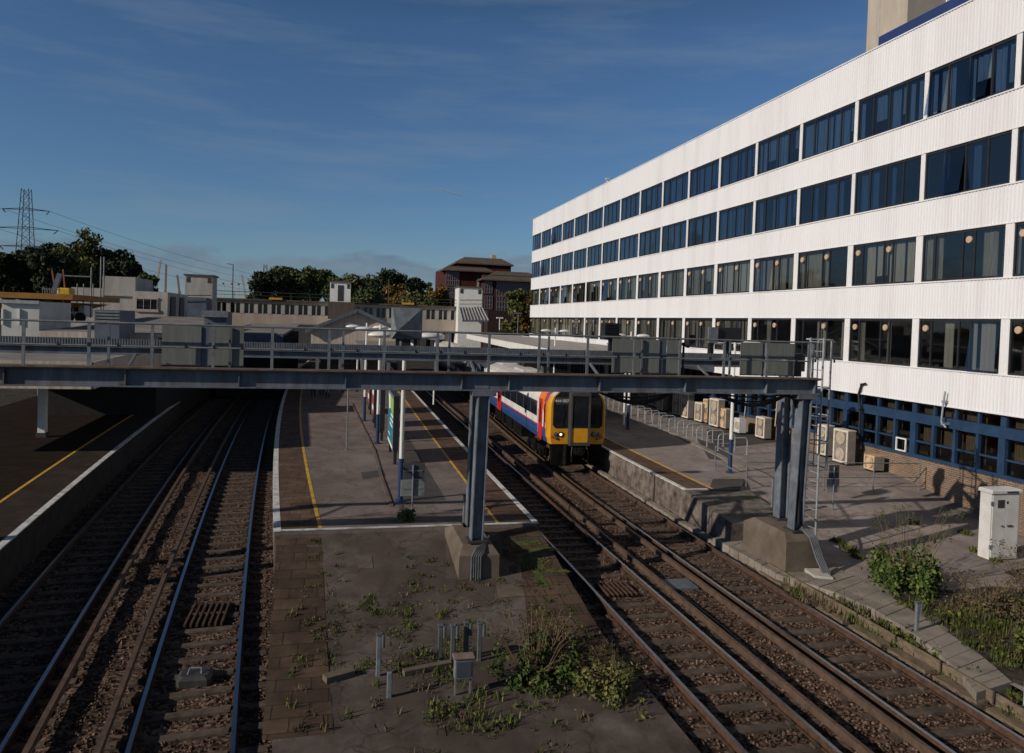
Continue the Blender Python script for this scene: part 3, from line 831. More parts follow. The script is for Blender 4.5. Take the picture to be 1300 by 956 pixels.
# pipes and cables on the face of the office
def wallpipe(name, label, pts, r, m_, xoff=.12):
    q = MB(); path = [onx(px, py, XF-xoff) for px, py in pts]
    q.tube(path, r, 8)
    for p in path[1:-1:2]: q.box(p.x-.05, p.x+xoff+.1, p.y-.05, p.y+.05, p.z-.04, p.z+.04)
    return tag(q.build(name, m_), label, 'pipe')
wallpipe('wall_cable', 'looped black cable bundle hanging down the office wall above the air conditioners', [(1099,487),(1094,488),(1090,500),(1092,520),(1091,545),(1093,570)], .05, black_m)
wallpipe('wall_pipe', 'bent pale conduit sticking out of the white cladding at the near end of the office', [(1200,497),(1198,510),(1195,535),(1197,538),(1201,543)], .035, galv_m, .2)
wallpipe('drain_pipe', 'thin pale downpipe on the blue office frames behind the lamp post', [(948,496),(947,512),(945,530)], .04, galv_m, .0)
wallpipe('drain_pipe', 'thin rusty pipe beside the single cream air conditioner', [(987,503),(986,520),(984,541)], .035, vent_m, .0)

# ------------------------------------------------------------------ air conditioners by the office wall
def ac_unit(px, py, wpx, hpx, label, rusty=False, fans=2, dep=.42, pale=False):
    """px,py = foot of the left corner facing the tracks; wpx,hpx = size in the picture"""
    p = onyard(px, py) if py > 583 else onz(px, py, PZ)
    g0 = p.z
    t_ = onx(px+wpx, py, p.x)
    h = (onx(px, py-hpx, p.x).z - p.z); L = abs(t_.y-p.y)
    h = max(.5, h); L = max(.35, L)
    ya, yb = p.y-L, p.y
    x0, x1 = p.x, min(p.x+dep, 22.5)
    o = thing('air_conditioner', label, 'air conditioner', (p.x, p.y, g0), group='air conditioners along the office wall')
    mm = acr_m if rusty else (cab_m if pale else acp_m)
    q = MB(); q.cbox(x0+.02, x1, ya, yb, g0+.1, g0+h, .02); q.build('casing', [acs_m if not pale else cab_m], o)
    q = MB()
    q.box(x0-.015, x0+.018, ya, yb, g0+.1, g0+.18); q.box(x0-.015, x0+.018, ya, yb, g0+h-.08, g0+h+.005)
    q.box(x0-.016, x0+.018, ya-.004, ya+.07, g0+.1, g0+h); q.box(x0-.016, x0+.018, yb-.07, yb+.004, g0+.1, g0+h)
    q.box(x0+.018, x1+.004, ya-.006, yb+.006, g0+h-.015, g0+h+.012)
    q.build('front_frame', mm, o)
    for k in range(fans):
        q = MB(); zc = g0+.1+(h-.1)*(k+.5)/fans; rr = min((yb-ya)*.36, (h-.1)/fans*.4)
        q.lathe((x0, (ya+yb)/2, zc), [(rr,-.02),(rr,.005),(rr*.88,.006),(rr*.3,.012)], 18, 'x')
        for e in range(6):
            a = e*PI/6; q.bar((x0-.012,(ya+yb)/2-rr*math.cos(a),zc-rr*math.sin(a)), (x0-.012,(ya+yb)/2+rr*math.cos(a),zc+rr*math.sin(a)), .012, .012)
        q.build('fan_grille', acr_m if rusty else acg_m, o)
    q = MB(); q.box(x0+.05, x0+.12, ya+.03, yb-.03, g0-.02, g0+.1); q.build('foot', black_m, o); q = MB(); q.box(x1-.12, x1-.05, ya+.03, yb-.03, g0-.02, g0+.1); q.build('foot', black_m, o)
    return o
AC = [
 (812,510,8,22,'far cream air conditioner partly behind the drooping gantry cable, leftmost of the row',False),
 (823,515,10,24,'cream air conditioner, second from the left of the row',False),
 (834,521,7,24,'narrow cream air conditioner with a dark gap on its right',False),
 (853.5,526.5,9,30,'tall cream unit, left one of the two tallest in the row',False),
 (864,530.5,9,32,'tall grey cream unit, right one of the two tallest in the row',False),
 (881.5,535,9,25,'short cream unit just left of the rusty units',False),
 (892,537,6,31,'rust streaked narrow unit squeezed between cream units',True),
 (900,541,11,36,'large cream unit with a rusty grille, nearest the wall among the rusty ones',False),
 (912,543.5,9,26,'low rusty orange unit left of the white lamp post',True),
 (931.5,550,7,20,'small pale grey unit just right of the white lamp post',False),
 (959,556,11,28,'single cream air conditioner standing alone left of the gantry legs',False),
 (1037,578,11,40,'cream air conditioner behind the gantry ladder',False),
 (1057,587,18,44,'large cream air conditioner with two fans right of the gantry ladder',False),
 (1096.5,597,13,21,'small square rusty unit, rightmost by the brick wall',True),
]
for i, (px, py, wp, hp, lab, ru) in enumerate(AC):
    ac_unit(px, py, wp, hp, lab, ru, 1 if i in (9, 13) else 2, .42 if i != 13 else .5, i == 9)

# ------------------------------------------------------------------ bike hoops
words = ['first','second','third','fourth','fifth','sixth','seventh','eighth','ninth','tenth','eleventh','twelfth','thirteenth','fourteenth','fifteenth','sixteenth','seventeenth','eighteenth','nineteenth','twentieth']
q = MB(); hp_ = [(-.45,0,0),(-.45,0,.62),(-.42,0,.73),(-.33,0,.79),(.33,0,.79),(.42,0,.73),(.45,0,.62),(.45,0,0)]
q.tube(hp_, .028, 8); q.tube([(-.45,0,.35),(.45,0,.35)], .014, 6); q.box(-.52,-.38,-.07,.07,-.005,.012); q.box(.38,.52,-.07,.07,-.005,.012)
hoop0 = q.build('bike_hoop', galv_m)
for k in range(20):
    o = hoop0 if k == 0 else hoop0.copy()
    if k: COL.objects.link(o)
    y = 30.6+k*1.12
    o.location = (18.05+.022*k, y, PZ); o.rotation_euler = (0, 0, .05)
    tag(o, 'galvanised bike hoop on the right platform, %s from the near end of the row' % words[k], 'bike stand', 'bike hoops along the right platform')

# ------------------------------------------------------------------ fence at the end of the right platform
FN = thing('railing', 'thin tubular railing across the end of the right platform behind the gantry legs', 'railing', (15,25,PZ))
fpts = [(14.9,27.0),(14.95,24.7),(16.4,24.6),(18.1,24.5),(20.2,24.4),(22.2,24.3)]
for h in (1.05, .5):
    q = MB(); q.tube([(x, y, yz(x,y)+h) for x, y in fpts], .022, 6); q.build('rail', galv_d, FN)
for x, y in fpts:
    q = MB(); q.tube([(x,y,yz(x,y)-.05),(x,y,yz(x,y)+1.06)], .024, 6); q.build('post', galv_d, FN)

# ------------------------------------------------------------------ lamp posts
def lamp_proto():
    o = thing('lamp_post', 'x', 'lamp post', local=True, group='white lamp posts with blue bases on the platforms')
    q = MB(); q.tube([(0,0,0),(0,0,1.35)], .085, 12); q.lathe((0,0,0), [(.17,0),(.17,.03),(.1,.06)], 12); q.build('base', lampb_m, o)
    q = MB(); q.tube([(0,0,1.35),(0,0,2.6),(0,0,5.45)], [.07,.065,.05], 12); q.tube([(-.75,0,5.2),(.75,0,5.2)], .028, 8); q.build('pole', lampw_m, o)
    for s_ in (-1, 1):
        q = MB(); prof = [(.02,-.1),(.3,-.09),(.4,-.03),(.41,0),(.36,.07),(.2,.13),(.03,.15)]
        q.lathe((0,0,0), prof, 18)
        q.v = [(s_*.74+x*1.0, y*.6, 5.22+z*.8) for x, y, z in q.v]
        q.build('lantern', lampw_m, o, smooth=True)
    return o
lp0 = lamp_proto()
lamps = [(2.04,23.4,'white lamp post with navy base behind the two grey sign boards on the island'),
         (1.87,34.3,'white lamp post beside the teal poster board'),
         (1.53,41.8,'lamp post beyond the poster boards, third along the island platform'),
         (1.5,58.2,'distant lamp post by the gabled canopy on the island'),
         (15.87,38.6,'white lamp post with navy base in the train shadow, left of the bike hoops'),
         (15.46,26.8,'white lamp post with navy base inside the railing on the right platform'),
         (15.6,52.5,'lamp post rising in front of the far right canopy')]
for k, (x, y, lab) in enumerate(lamps):
    o = lp0 if k == 0 else copy_tree(lp0)
    o.location = (x, y, PZ); o['label'] = lab
    o.rotation_euler = (0,0,rng.uniform(-.1,.1))

# ------------------------------------------------------------------ poster boards and signs on the island
def poster(y0, y1, x, z0, z1, label, kind):
    o = thing('poster_board', label, 'poster board', (x, y0, PZ), group='poster boards along the island platform')
    q = MB(); q.box(x, x+.22, y0, y1, z0-.12, z1+.12); q.build('cabinet', frame_m, o)
    for e in (y0+.1, y1-.2):
        q = MB(); q.box(x+.05, x+.17, e, e+.1, PZ, z0-.12); q.build('leg', frame_m, o)
    L = y1-y0; q = MB()
    def rc(mi, a, b_, c_, d_, lay=1):
        q.m(mi); q.box(x-.004-.004*lay, x-.003, y1-L*b_, y1-L*a, z0+(z1-z0)*c_, z0+(z1-z0)*d_)
    if kind == 'teal':
        rc(0, 0, 1, 0, 1, 0)
        q.m(2); q.box(x-.012, x-.003, y0, y1, z0-.12, z0-.002)
        q.m(1)
        q.extr([(x-.003,y1-.1*L,z0+(z1-z0)*.98),(x-.003,y0+.02,z0+(z1-z0)*.98),(x-.003,y0+.02,z0+(z1-z0)*.63),(x-.003,y1-.55*L,z0+(z1-z0)*.7)], (-.009,0,0))
        q.m(2); q.extr([(x-.003,y1-.03*L,z0+(z1-z0)*.99),(x-.003,y1-.35*L,z0+(z1-z0)*.99),(x-.003,y1-.45*L,z0+(z1-z0)*.72),(x-.003,y1-.2*L,z0+(z1-z0)*.66)], (-.013,0,0))
        for j in range(3): rc(2, .5-.08*j, .93-.05*j, .58-j*.11, .63-j*.11, 1)
        rc(2, .1, .45, .12, .15, 1)
        ms = [teal_m, lime_m, posterw_m]
    elif kind == 'blue':
        rc(0, 0, 1, 0, 1, 0); rc(1, .1, .9, .45, .6); rc(1, .2, .75, .2, .3); ms = [posterb_m, posterw_m]
    else:
        rc(0, 0, 1, 0, 1, 0); rc(1, .1, .9, .6, .9); rc(1, .2, .8, .15, .3); ms = [posterr_m, posterw_m]
    q.build('poster', ms, o)
    q = MB(); q.box(x-.02, x-.0, y0, y0+.07, z0-.1, z1+.1); q.box(x-.02, x, y1-.07, y1, z0-.1, z1+.1); q.box(x-.021, x, y0, y1, z1, z1+.11)
    q.build('frame', galv_d, o)
poster(29.2, 32.2, 2.2, 1.6, 3.5, 'large teal, lime and white poster board standing on the island platform', 'teal')
poster(34.9, 37.6, 2.0, 1.5, 3.3, 'blue and white poster board behind the teal one', 'blue')
poster(39.0, 41.2, 1.9, 1.5, 3.3, 'dark red poster board farther along the island platform', 'red')
poster(44.5, 47.2, 1.9, 1.5, 3.3, 'farthest dark red poster board on the island platform, near the canopy', 'red')
sb_m = mat('sign_back', (.19,.205,.21), .6, var=.2); sb_d = mat('sign_back_dark', (.05,.055,.065), .7, var=.2)
def signback(px, py, label, zb, h=2.05, bw=.7, double=True):
    p = onz(px, py, zb)
    o = thing('platform_sign', label, 'sign', tuple(p))
    q = MB(); q.tube([(p.x,p.y,zb-.05),(p.x,p.y,zb+h)], .025, 8); q.build('post', galv_d, o)
    q = MB(); q.cbox(p.x-bw/2, p.x+bw/2, p.y+.03, p.y+.055, zb+h-.92, zb+h-.44, .008); q.build('board', sb_m, o)
    q = MB(); q.cbox(p.x-bw/2+.06, p.x+bw/2-.02, p.y+.03, p.y+.055, zb+h-.42, zb+h+.05, .008); q.build('board', sb_d, o)
    q = MB(); q.box(p.x-bw*.4, p.x+bw*.4, p.y+.018, p.y+.03, zb+h-.72, zb+h-.68); q.build('bracket', galv_d, o)
    q = MB(); q.box(p.x-bw*.4, p.x+bw*.4, p.y+.018, p.y+.03, zb+h-.2, zb+h-.16); q.build('bracket', galv_d, o)
signback(523, 655, 'thin post with two grey sign boards seen from behind, on the island platform', PZ, 1.5)
p = onyard(1057, 648); signback(1057, 648, 'thin post with two dark sign boards right of the gantry ladder', p.z, 1.55, .5)
# thin pole at the left half of the island and two upright pipes by the gantry legs
p = onz(440, 571, PZ); q = MB(); q.tube([(p.x,p.y,PZ),(p.x,p.y,PZ+3.2)], .03, 8); q.lathe((p.x,p.y,PZ), [(.09,0),(.09,.02),(.04,.03)], 10)
tag(q.build('thin_pole', galv_d), 'thin bare grey pole on the left half of the island platform', 'pole')
post_m = mat('post_grey_dark', (.085,.095,.1), .6, var=.25)
def markerpost(px, py, zb, h, label, head=True, m_=None, group=None, cat='marker post'):
    p = onz(px, py, zb)
    q = MB(); q.cbox(p.x-.045, p.x+.045, p.y-.035, p.y+.035, zb-.1, zb+h, .012)
    if head:
        q.m(1); q.cbox(p.x+.045, p.x+.11, p.y-.06, p.y+.06, zb+h-.24, zb+h+.02, .02); q.cbox(p.x-.06, p.x+.06, p.y-.05, p.y+.05, zb+h, zb+h+.03, .008)
    return tag(q.build('marker_post', [m_ or galv_d, post_m]), label, cat, group)
markerpost(589, 672, PZ-.1, .95, 'grey marker post left of the island gantry leg')
markerpost(980, 650, .55, 1.15, 'slim grey marker post just left of the right gantry legs')
for k, (px, py, lab) in enumerate(((558,842,'leftmost of the four short grey posts in the weeds'),(574,842,'second from left of the four short grey posts in the weeds'),(591,838,'third from left of the four short grey posts in the weeds'),(608,839,'rightmost of the four short grey posts in the weeds'))):
    markerpost(px, py, -.02, .74, lab, True, post_m, 'four short posts near the weedy end of the ramp')
markerpost(480, 858, -.02, .78, 'single short grey post left of the group of four')
markerpost(494, 885, -.02, .45, 'low thick grey stub beside the single short post', False)
markerpost(1163.4, 800, .06, .62, 'pale blue grey marker post on the concrete trough path')
p = onz(1303, 890, 0); markerpost(1303, 890, 0, .72, 'pale teal post at the bottom right corner by the weeds', False, mat('teal_post', (.22,.33,.35), .6, var=.2))
# small cabinet on legs
p = onz(588, 884, -.02); o = thing('junction_box', 'small grey junction box on two legs in front of the four short posts', 'junction box', tuple(p))
q = MB(); q.cbox(p.x-.165, p.x+.165, p.y, p.y+.16, .3, .66, .012); q.build('box', galv_d, o)
q = MB(); q.box(p.x-.13, p.x+.13, p.y-.012, p.y-.002, .33, .6); q.build('door', mat('jb_door', (.06,.068,.08), .5, var=.15), o)
q = MB(); q.cbox(p.x-.19, p.x+.19, p.y-.03, p.y+.19, .66, .69, .008); q.build('lid', mat('jb_lid', (.2,.145,.125), .7, var=.3), o)
for e in (-.15, .12):
    q = MB(); q.box(p.x+e, p.x+e+.03, p.y+.05, p.y+.09, -.1, .3); q.build('leg', galv_d, o)

# ------------------------------------------------------------------ white equipment cabinet
x0, x1, y0, y1, zb, zt = 19.0, 20.04, 18.0, 18.4, .02, 2.12
o = thing('equipment_cabinet', 'tall pale grey double door equipment cabinet standing by the brick wall', 'cabinet', (19.5, 18.3, zb))
q = MB(); q.cbox(x0, x1, y0, y1, zb+.06, zt-.06, .015); q.build('body', cab_m, o)
q = MB(); q.cbox(x0-.05, x1+.05, y0-.06, y1+.05, zt-.06, zt+.05, .03); q.build('roof', cab_m, o)
q = MB(); q.box(x0+.03, x1-.03, y0+.03, y1-.03, -.1, zb+.06); q.build('plinth', conc_m, o)
xm = (x0+x1)/2
for a, b_ in ((x0+.05, xm-.01), (xm+.01, x1-.05)):
    q = MB(); q.box(a, b_, y0-.022, y0-.002, zb+.12, zt-.12); d = q.build('door', cab_m, o)
    q = MB(); q.box(b_-.13 if a < xm-.1 else a+.06, b_-.08 if a < xm-.1 else a+.24, y0-.05, y0-.02, 1.06, 1.1); q.build('handle', tg, d)
q = MB(); q.box(x0+.22, x0+.46, y0-.03, y0-.021, 1.62, 1.86); q.build('notice', tg, o)
q = MB(); q.box(x1-.5, x1-.44, y0-.03, y0-.021, 1.74, 1.82); q.build('notice', tg, o)
for z in (.4, 1.7):
    q = MB(); q.box(x0-.02, x0+.03, y0-.045, y0-.005, z, z+.12); q.build('hinge', galv_d, o)
q = MB(); q.box(x0+.5, x0+.9, y0-.075, y0-.06, zt-.045, zt+.0); q.build('maker_strip', tg, o)

# ------------------------------------------------------------------ signal gantry
YF, YR = 18.0, 19.8
G = thing('signal_gantry', 'long blue grey steel signal gantry spanning the tracks on raking legs', 'gantry', (3.5, YF, 0))
def ibeam(mb, x0, x1, y, z0, z1, fl=.15, t=.03):
    mb.box(x0, x1, y-fl, y+fl, z1-t, z1); mb.box(x0, x1, y-fl, y+fl, z0, z0+t); mb.box(x0, x1, y-.012, y+.012, z0+t, z1-t)
GX0, GX1 = -11, 13.05
q = MB(); ibeam(q, GX0, GX1, YF+.13, 4.94, 5.36)
for x in (-9.5,-7,-4.6,-2.2,.2,3.0,4.2,6.6,9,11.4,12.9): q.box(x-.01, x+.01, YF+.0, YF+.116, 4.971, 5.329)
for x in (-4.6, 3.25, 3.55, 9.0):
    for dx in (-.09, .09):
        for dz in (5.03, 5.12, 5.2, 5.28): q.lathe((x+dx, YF+.118, dz), [(.014,-.012),(.016,0)], 6, 'y')
    q.box(x-.15, x+.15, YF+.108, YF+.1175, 4.99, 5.31)
q.build('girder', steel_m, G)
q = MB(); q.box(GX0, GX1, YF-.1, YF+.32, 5.363, 5.395); q.build('deck_edge', deck_m, G)
q = MB(); ibeam(q, GX0, GX1-.1, YR, 5.56, 5.76, .1, .025); q.build('girder', steel_m, G)
q = MB(); q.box(GX0, GX1-.1, YR-.075, YR-.06, 5.765, 5.95)
x = GX0
while x < GX1-.2: q.box(x, x+.022, YR-.084, YR-.0755, 5.768, 5.955); x += .06
q.build('kick_mesh', galv_d, G)
for x in (-9.6,-4.8,.6,3.5,6.9,10.2,12.85):
    q = MB(); q.bar((x, YF+.3, 5.05), (x, YR-.1, 5.58), .05, .06); q.build('cross_member', steel_m, G)
q = MB()
q.tube([(GX0,YF,6.36),(GX1-.35,YF,6.38)], .024, 8); q.build('handrail', galv_d, G); q = MB(); q.tube([(GX0,YF,5.85),(GX1-.35,YF,5.86)], .02, 8); q.build('handrail', galv_d, G)
x = GX1-.4; k = 0
while x > GX0:
    q = MB(); q.box(x-.032, x+.032, YF-.012, YF+.02, 5.395, 6.38); q.build('handrail_post', galv_d, G)
    if k % 2 == 0:
        q = MB(); q.box(x+.3, x+.35, YF+.25, YF+.29, 5.395, 6.34); q.build('handrail_post', steel_m, G)
    x -= 1.285; k += 1
for k in range(9):
    xx = GX1-.2-k*2.6
    for e in (-.6, 0, .6):
        q = MB(); q.box(xx+e-.02, xx+e+.02, YF-.03, YF+.0, 5.84, 5.92); q.build('rail_clamp', black_m, G)
# safety screens either side of the signals
for a, b_ in ((-3.92,-3.08),(-2.92,-2.15),(7.02,8.35),(8.56,8.98),(10.75,11.42),(11.5,12.42)):
    q = MB(); q.box(a, b_, YF+.31, YF+.335, 5.42, 5.83); q.box(a, b_, YF+.31, YF+.335, 5.87, 6.33); q.build('safety_screen', mesh_m, G)
for a, b_ in ((-3.08,-2.92),(8.35,8.56),(11.42,11.5)):
    q = MB(); q.box(a, b_, YF+.34, YF+.36, 5.4, 6.34); q.build('screen_post', shade_m, G)
# legs: pairs of I-section columns
def col(xb, yb, zb, xt, yt, zt, m_):
    q = MB(); wx, wy, tf = .15, .16, .025
    b = lambda dx0, dx1, dy0, dy1: q.hexa([(xb+dx0,yb+dy0,zb),(xb+dx1,yb+dy0,zb),(xb+dx1,yb+dy1,zb),(xb+dx0,yb+dy1,zb)], [(xt+dx0,yt+dy0,zt),(xt+dx1,yt+dy0,zt),(xt+dx1,yt+dy1,zt),(xt+dx0,yt+dy1,zt)])
    b(-wx,-wx+tf,-wy,wy); b(wx-tf,wx,-wy,wy); b(-wx+tf,wx-tf,-.02,.02)
    q.m(1); q.box(xb-.24, xb+.24, yb-.24, yb+.24, zb-.02, zb+.03); q.m(0)
    for k in (.33, .66): pass
    q.box(xt-.3, xt+.3, yt-.17, yt+.17, zt-.12, zt-.0)
    return q.build('leg', [m_, tg], G)
col(3.5,18.13,1.18,3.57,18.13,4.935, steel_d); col(3.66,19.7,1.1,3.72,19.8,5.555, steel_d)
col(12.66,18.3,1.1,12.66,18.13,4.935, steel_d); col(12.98,19.5,1.1,13.18,19.8,5.555, steel_d)
col(-10.2,18.13,.9,-10.2,18.13,4.935, steel_d); col(-10.2,19.7,.9,-10.2,19.8,5.555, steel_d)
q = MB(); q.bar((3.58,18.3,4.7),(3.7,19.7,5.5),.1,.1); q.build('brace', steel_d, G); q = MB(); q.bar((12.66,18.3,4.7),(13.15,19.7,5.5),.1,.1); q.build('brace', steel_d, G)
# ladder with safety cage at the right-hand end
LD = thing('access_ladder', 'galvanised caged ladder up the right end of the gantry', 'ladder', (13.2, 18.8, .1))
lb = [tuple(onz(1018, 689, .2))[:2], tuple(onz(1034.5, 696, .2))[:2]]
LX, LY = lb[1]
for (x, y) in lb:
    q = MB(); q.tube([(x,y,.2),(x,y,6.5)], .03, 8); q.build('stile', galv_m, LD)
z = .5
while z < 6.4:
    q = MB(); q.tube([(*lb[0],z),(*lb[1],z)], .014, 6); q.build('rung', galv_m, LD); z += .28
hoop = lambda z: [(lb[0][0],lb[0][1],z)] + [((lb[0][0]+LX)/2+.16+.38*math.cos(a), (lb[0][1]+LY)/2+.12+.34*math.sin(a), z) for a in [R(130),R(95),R(60),R(25),R(-10),R(-45),R(-75)]] + [(lb[1][0],lb[1][1],z)]
for z in (2.55,3.35,4.15,5.0,5.85,6.45):
    q = MB(); q.tube(hoop(z), .024, 6); q.build('cage_hoop', galv_m, LD)
for j in (2, 3, 5, 6):
    q = MB(); pt = hoop(0)[j]; q.tube([(pt[0],pt[1],2.5),(pt[0],pt[1],6.47)], .018, 6); q.build('cage_bar', galv_m, LD)
for a_, b_ in (((lb[0][0],lb[0][1],1.35),(12.85,18.4,1.35)),((lb[0][0],lb[0][1],5.05),(12.8,18.3,5.05)),((lb[0][0],lb[0][1],5.9),(12.7,18.05,5.9))):
    q = MB(); q.bar(a_, b_, .045, .045); q.build('bracket', galv_m, LD)
# signals standing on the gantry, seen from behind
S = thing('railway_signal', 'tall grey signal housing with a folded back plate, left of the middle gantry leg', 'signal', (1.78, YR+.1, 5.76))
q = MB(); y = YR+.12; x0, x1, z0, z1 = 1.38, 2.19, 6.12, 6.96
q.box(x0, x1, y, y+.3, z0, z1)
a_, b_, c_, d_ = (x0,y,z0),(x1,y,z0),(x1,y,z1),(x0,y,z1)
e = (x0+.12, y-.2, z0+.2)
q.face([a_, b_, e]); q.face([b_, c_, e]); q.face([c_, d_, e]); q.face([d_, a_, e])
q.build('back_plate', galv_d, S)
for a_, b_ in ((1.5,1.6),(1.66,1.9),(1.98,2.08)):
    q = MB(); q.box(a_, b_, y+.05, y+.15, 5.76, 6.12); q.build('bracket', frame_m, S)
q = MB(); q.box(1.72, 1.92, y-.03, y-.002, 6.78, 6.8); q.build('catch', galv_m, S)
S = thing('railway_signal', 'black louvred signal head above the large middle screens of the gantry', 'signal', (7.75, YR+.1, 5.76))
q = MB(); q.box(7.42, 7.86, YR+.2, YR+.5, 6.28, 6.74); q.build('head', frame_m, S)
q = MB()
for k in range(6): q.box(7.4, 7.88, YR+.14, YR+.2, 6.3+k*.075, 6.335+k*.075)
q.build('louvre', black_m, S)
q = MB(); q.box(7.58, 7.7, YR+.25, YR+.35, 5.76, 6.28); q.build('bracket', frame_m, S)
S = thing('railway_signal', 'dark signal head with a grey side panel above the right-hand screens of the gantry', 'signal', (11.0, YR+.1, 5.76))
q = MB(); q.box(10.95, 11.75, YR+.2, YR+.5, 6.28, 6.72); q.build('head', frame_m, S)
q = MB(); q.box(10.62, 10.92, YR+.1, YR+.16, 6.25, 6.72); q.build('side_panel', galv_d, S)
q = MB(); q.box(10.72, 10.85, YR+.2, YR+.34, 5.76, 6.35); q.build('bracket', black_m, S); q = MB(); q.box(11.3, 11.42, YR+.25, YR+.35, 5.76, 6.28); q.build('bracket', black_m, S)
q = MB(); q.cbox(12.45, 12.85, YF+.4, YF+.75, 5.55, 6.05, .04); q.box(12.55,12.75,YF+.45,YF+.6,5.4,5.55)
tag(q.build('gantry_box', frame_m), 'small black equipment box on the gantry deck beside the ladder', 'equipment box')
# loudspeaker and small fittings
q = MB(); p = ony(868, 437, YF+.4); q.lathe((p.x,p.y,p.z), [(.03,-.12),(.05,0),(.1,.12),(.1,.14)], 12, 'x'); q.tube([(p.x,p.y,5.4),(p.x,p.y,p.z)], .03, 6)
tag(q.build('loudspeaker', black_m), 'black horn loudspeaker on a stalk on the gantry deck', 'loudspeaker')
# cables drooping under the girder
def droop(name, label, xa, xb, sags, y):
    q = MB()
    for j, s_ in enumerate(sags):
        path = []
        for k in range(15):
            t_ = k/14; path.append((xa+(xb-xa)*t_+.05*j, y+.05*j, 4.93-s_*4*t_*(1-t_)*(1+.15*math.sin(3*t_))))
        q.tube(path, .026, 6)
    tag(q.build(name, black_m), label, 'cable')
droop('drooping_cable', 'black cables sagging below the gantry over the front of the train', 6.55, 8.7, (.12,.2,.25,.28), 18.2)
droop('drooping_cable', 'black cables sagging below the gantry near the right legs', 9.9, 12.2, (.08,.2,.26,.31), 18.2)
q = MB()
for j in range(4): q.tube([(12.1+.05*j,18.2,4.9),(12.45,18.2+.04*j,4.75),(12.62,18.2+.04*j,4.3),(12.64,18.2+.04*j,2.6),(12.62,18.1+.05*j,1.3)], .028, 6)
tag(q.build('leg_cable', black_m), 'black cables running down the right gantry leg', 'cable')
# plinths
def plinth(cx, cy, wx, wy, zt, label, zb=-.3):
    q = MB()
    b_ = [(cx-wx,cy-wy,zb),(cx+wx,cy-wy,zb),(cx+wx,cy+wy,zb),(cx-wx,cy+wy,zb)]
    m1 = [(cx-wx,cy-wy,zt-.18),(cx+wx,cy-wy,zt-.18),(cx+wx,cy+wy,zt-.18),(cx-wx,cy+wy,zt-.18)]
    k = .72
    t_ = [(cx-wx*k,cy-wy*k,zt),(cx+wx*k,cy-wy*k,zt),(cx+wx*k,cy+wy*k,zt),(cx-wx*k,cy+wy*k,zt)]
    q.hexa(b_, m1); q.hexa(m1, t_)
    tag(q.build('concrete_plinth', conc_m), label, 'plinth')
plinth(3.5, 18.85, .5, 1.25, 1.13, 'stained concrete plinth under the island gantry legs')
plinth(12.6, 18.95, .5, 1.1, 1.08, 'stained concrete plinth under the right gantry legs')
def bundle(name, label, paths, r=.03):
    q = MB()
    for p in paths: q.tube(p, r, 6)
    tag(q.build(name, mat('cable_grey', (.09,.095,.105), .6, var=.3)), label, 'cable')
bundle('cable_duct', 'bundle of grey ducts falling over the front of the island plinth', [[(3.95,18.7,1.1),(3.7,17.95,1.14),(3.4+.05*j,17.62,1.1-.02*j),(3.3+.055*j,17.54,.95),(3.3+.055*j,17.53,.35)] for j in range(5)])
bundle('cable_duct', 'bundle of grey ducts falling over the front of the right plinth', [[(12.75+.03*j,18.5,1.12),(12.76+.04*j,18.1,1.14),(12.82+.05*j,17.85,1.0),(12.9+.05*j,17.65,.5),(12.98+.05*j,17.4,.08)] for j in range(5)], .032)

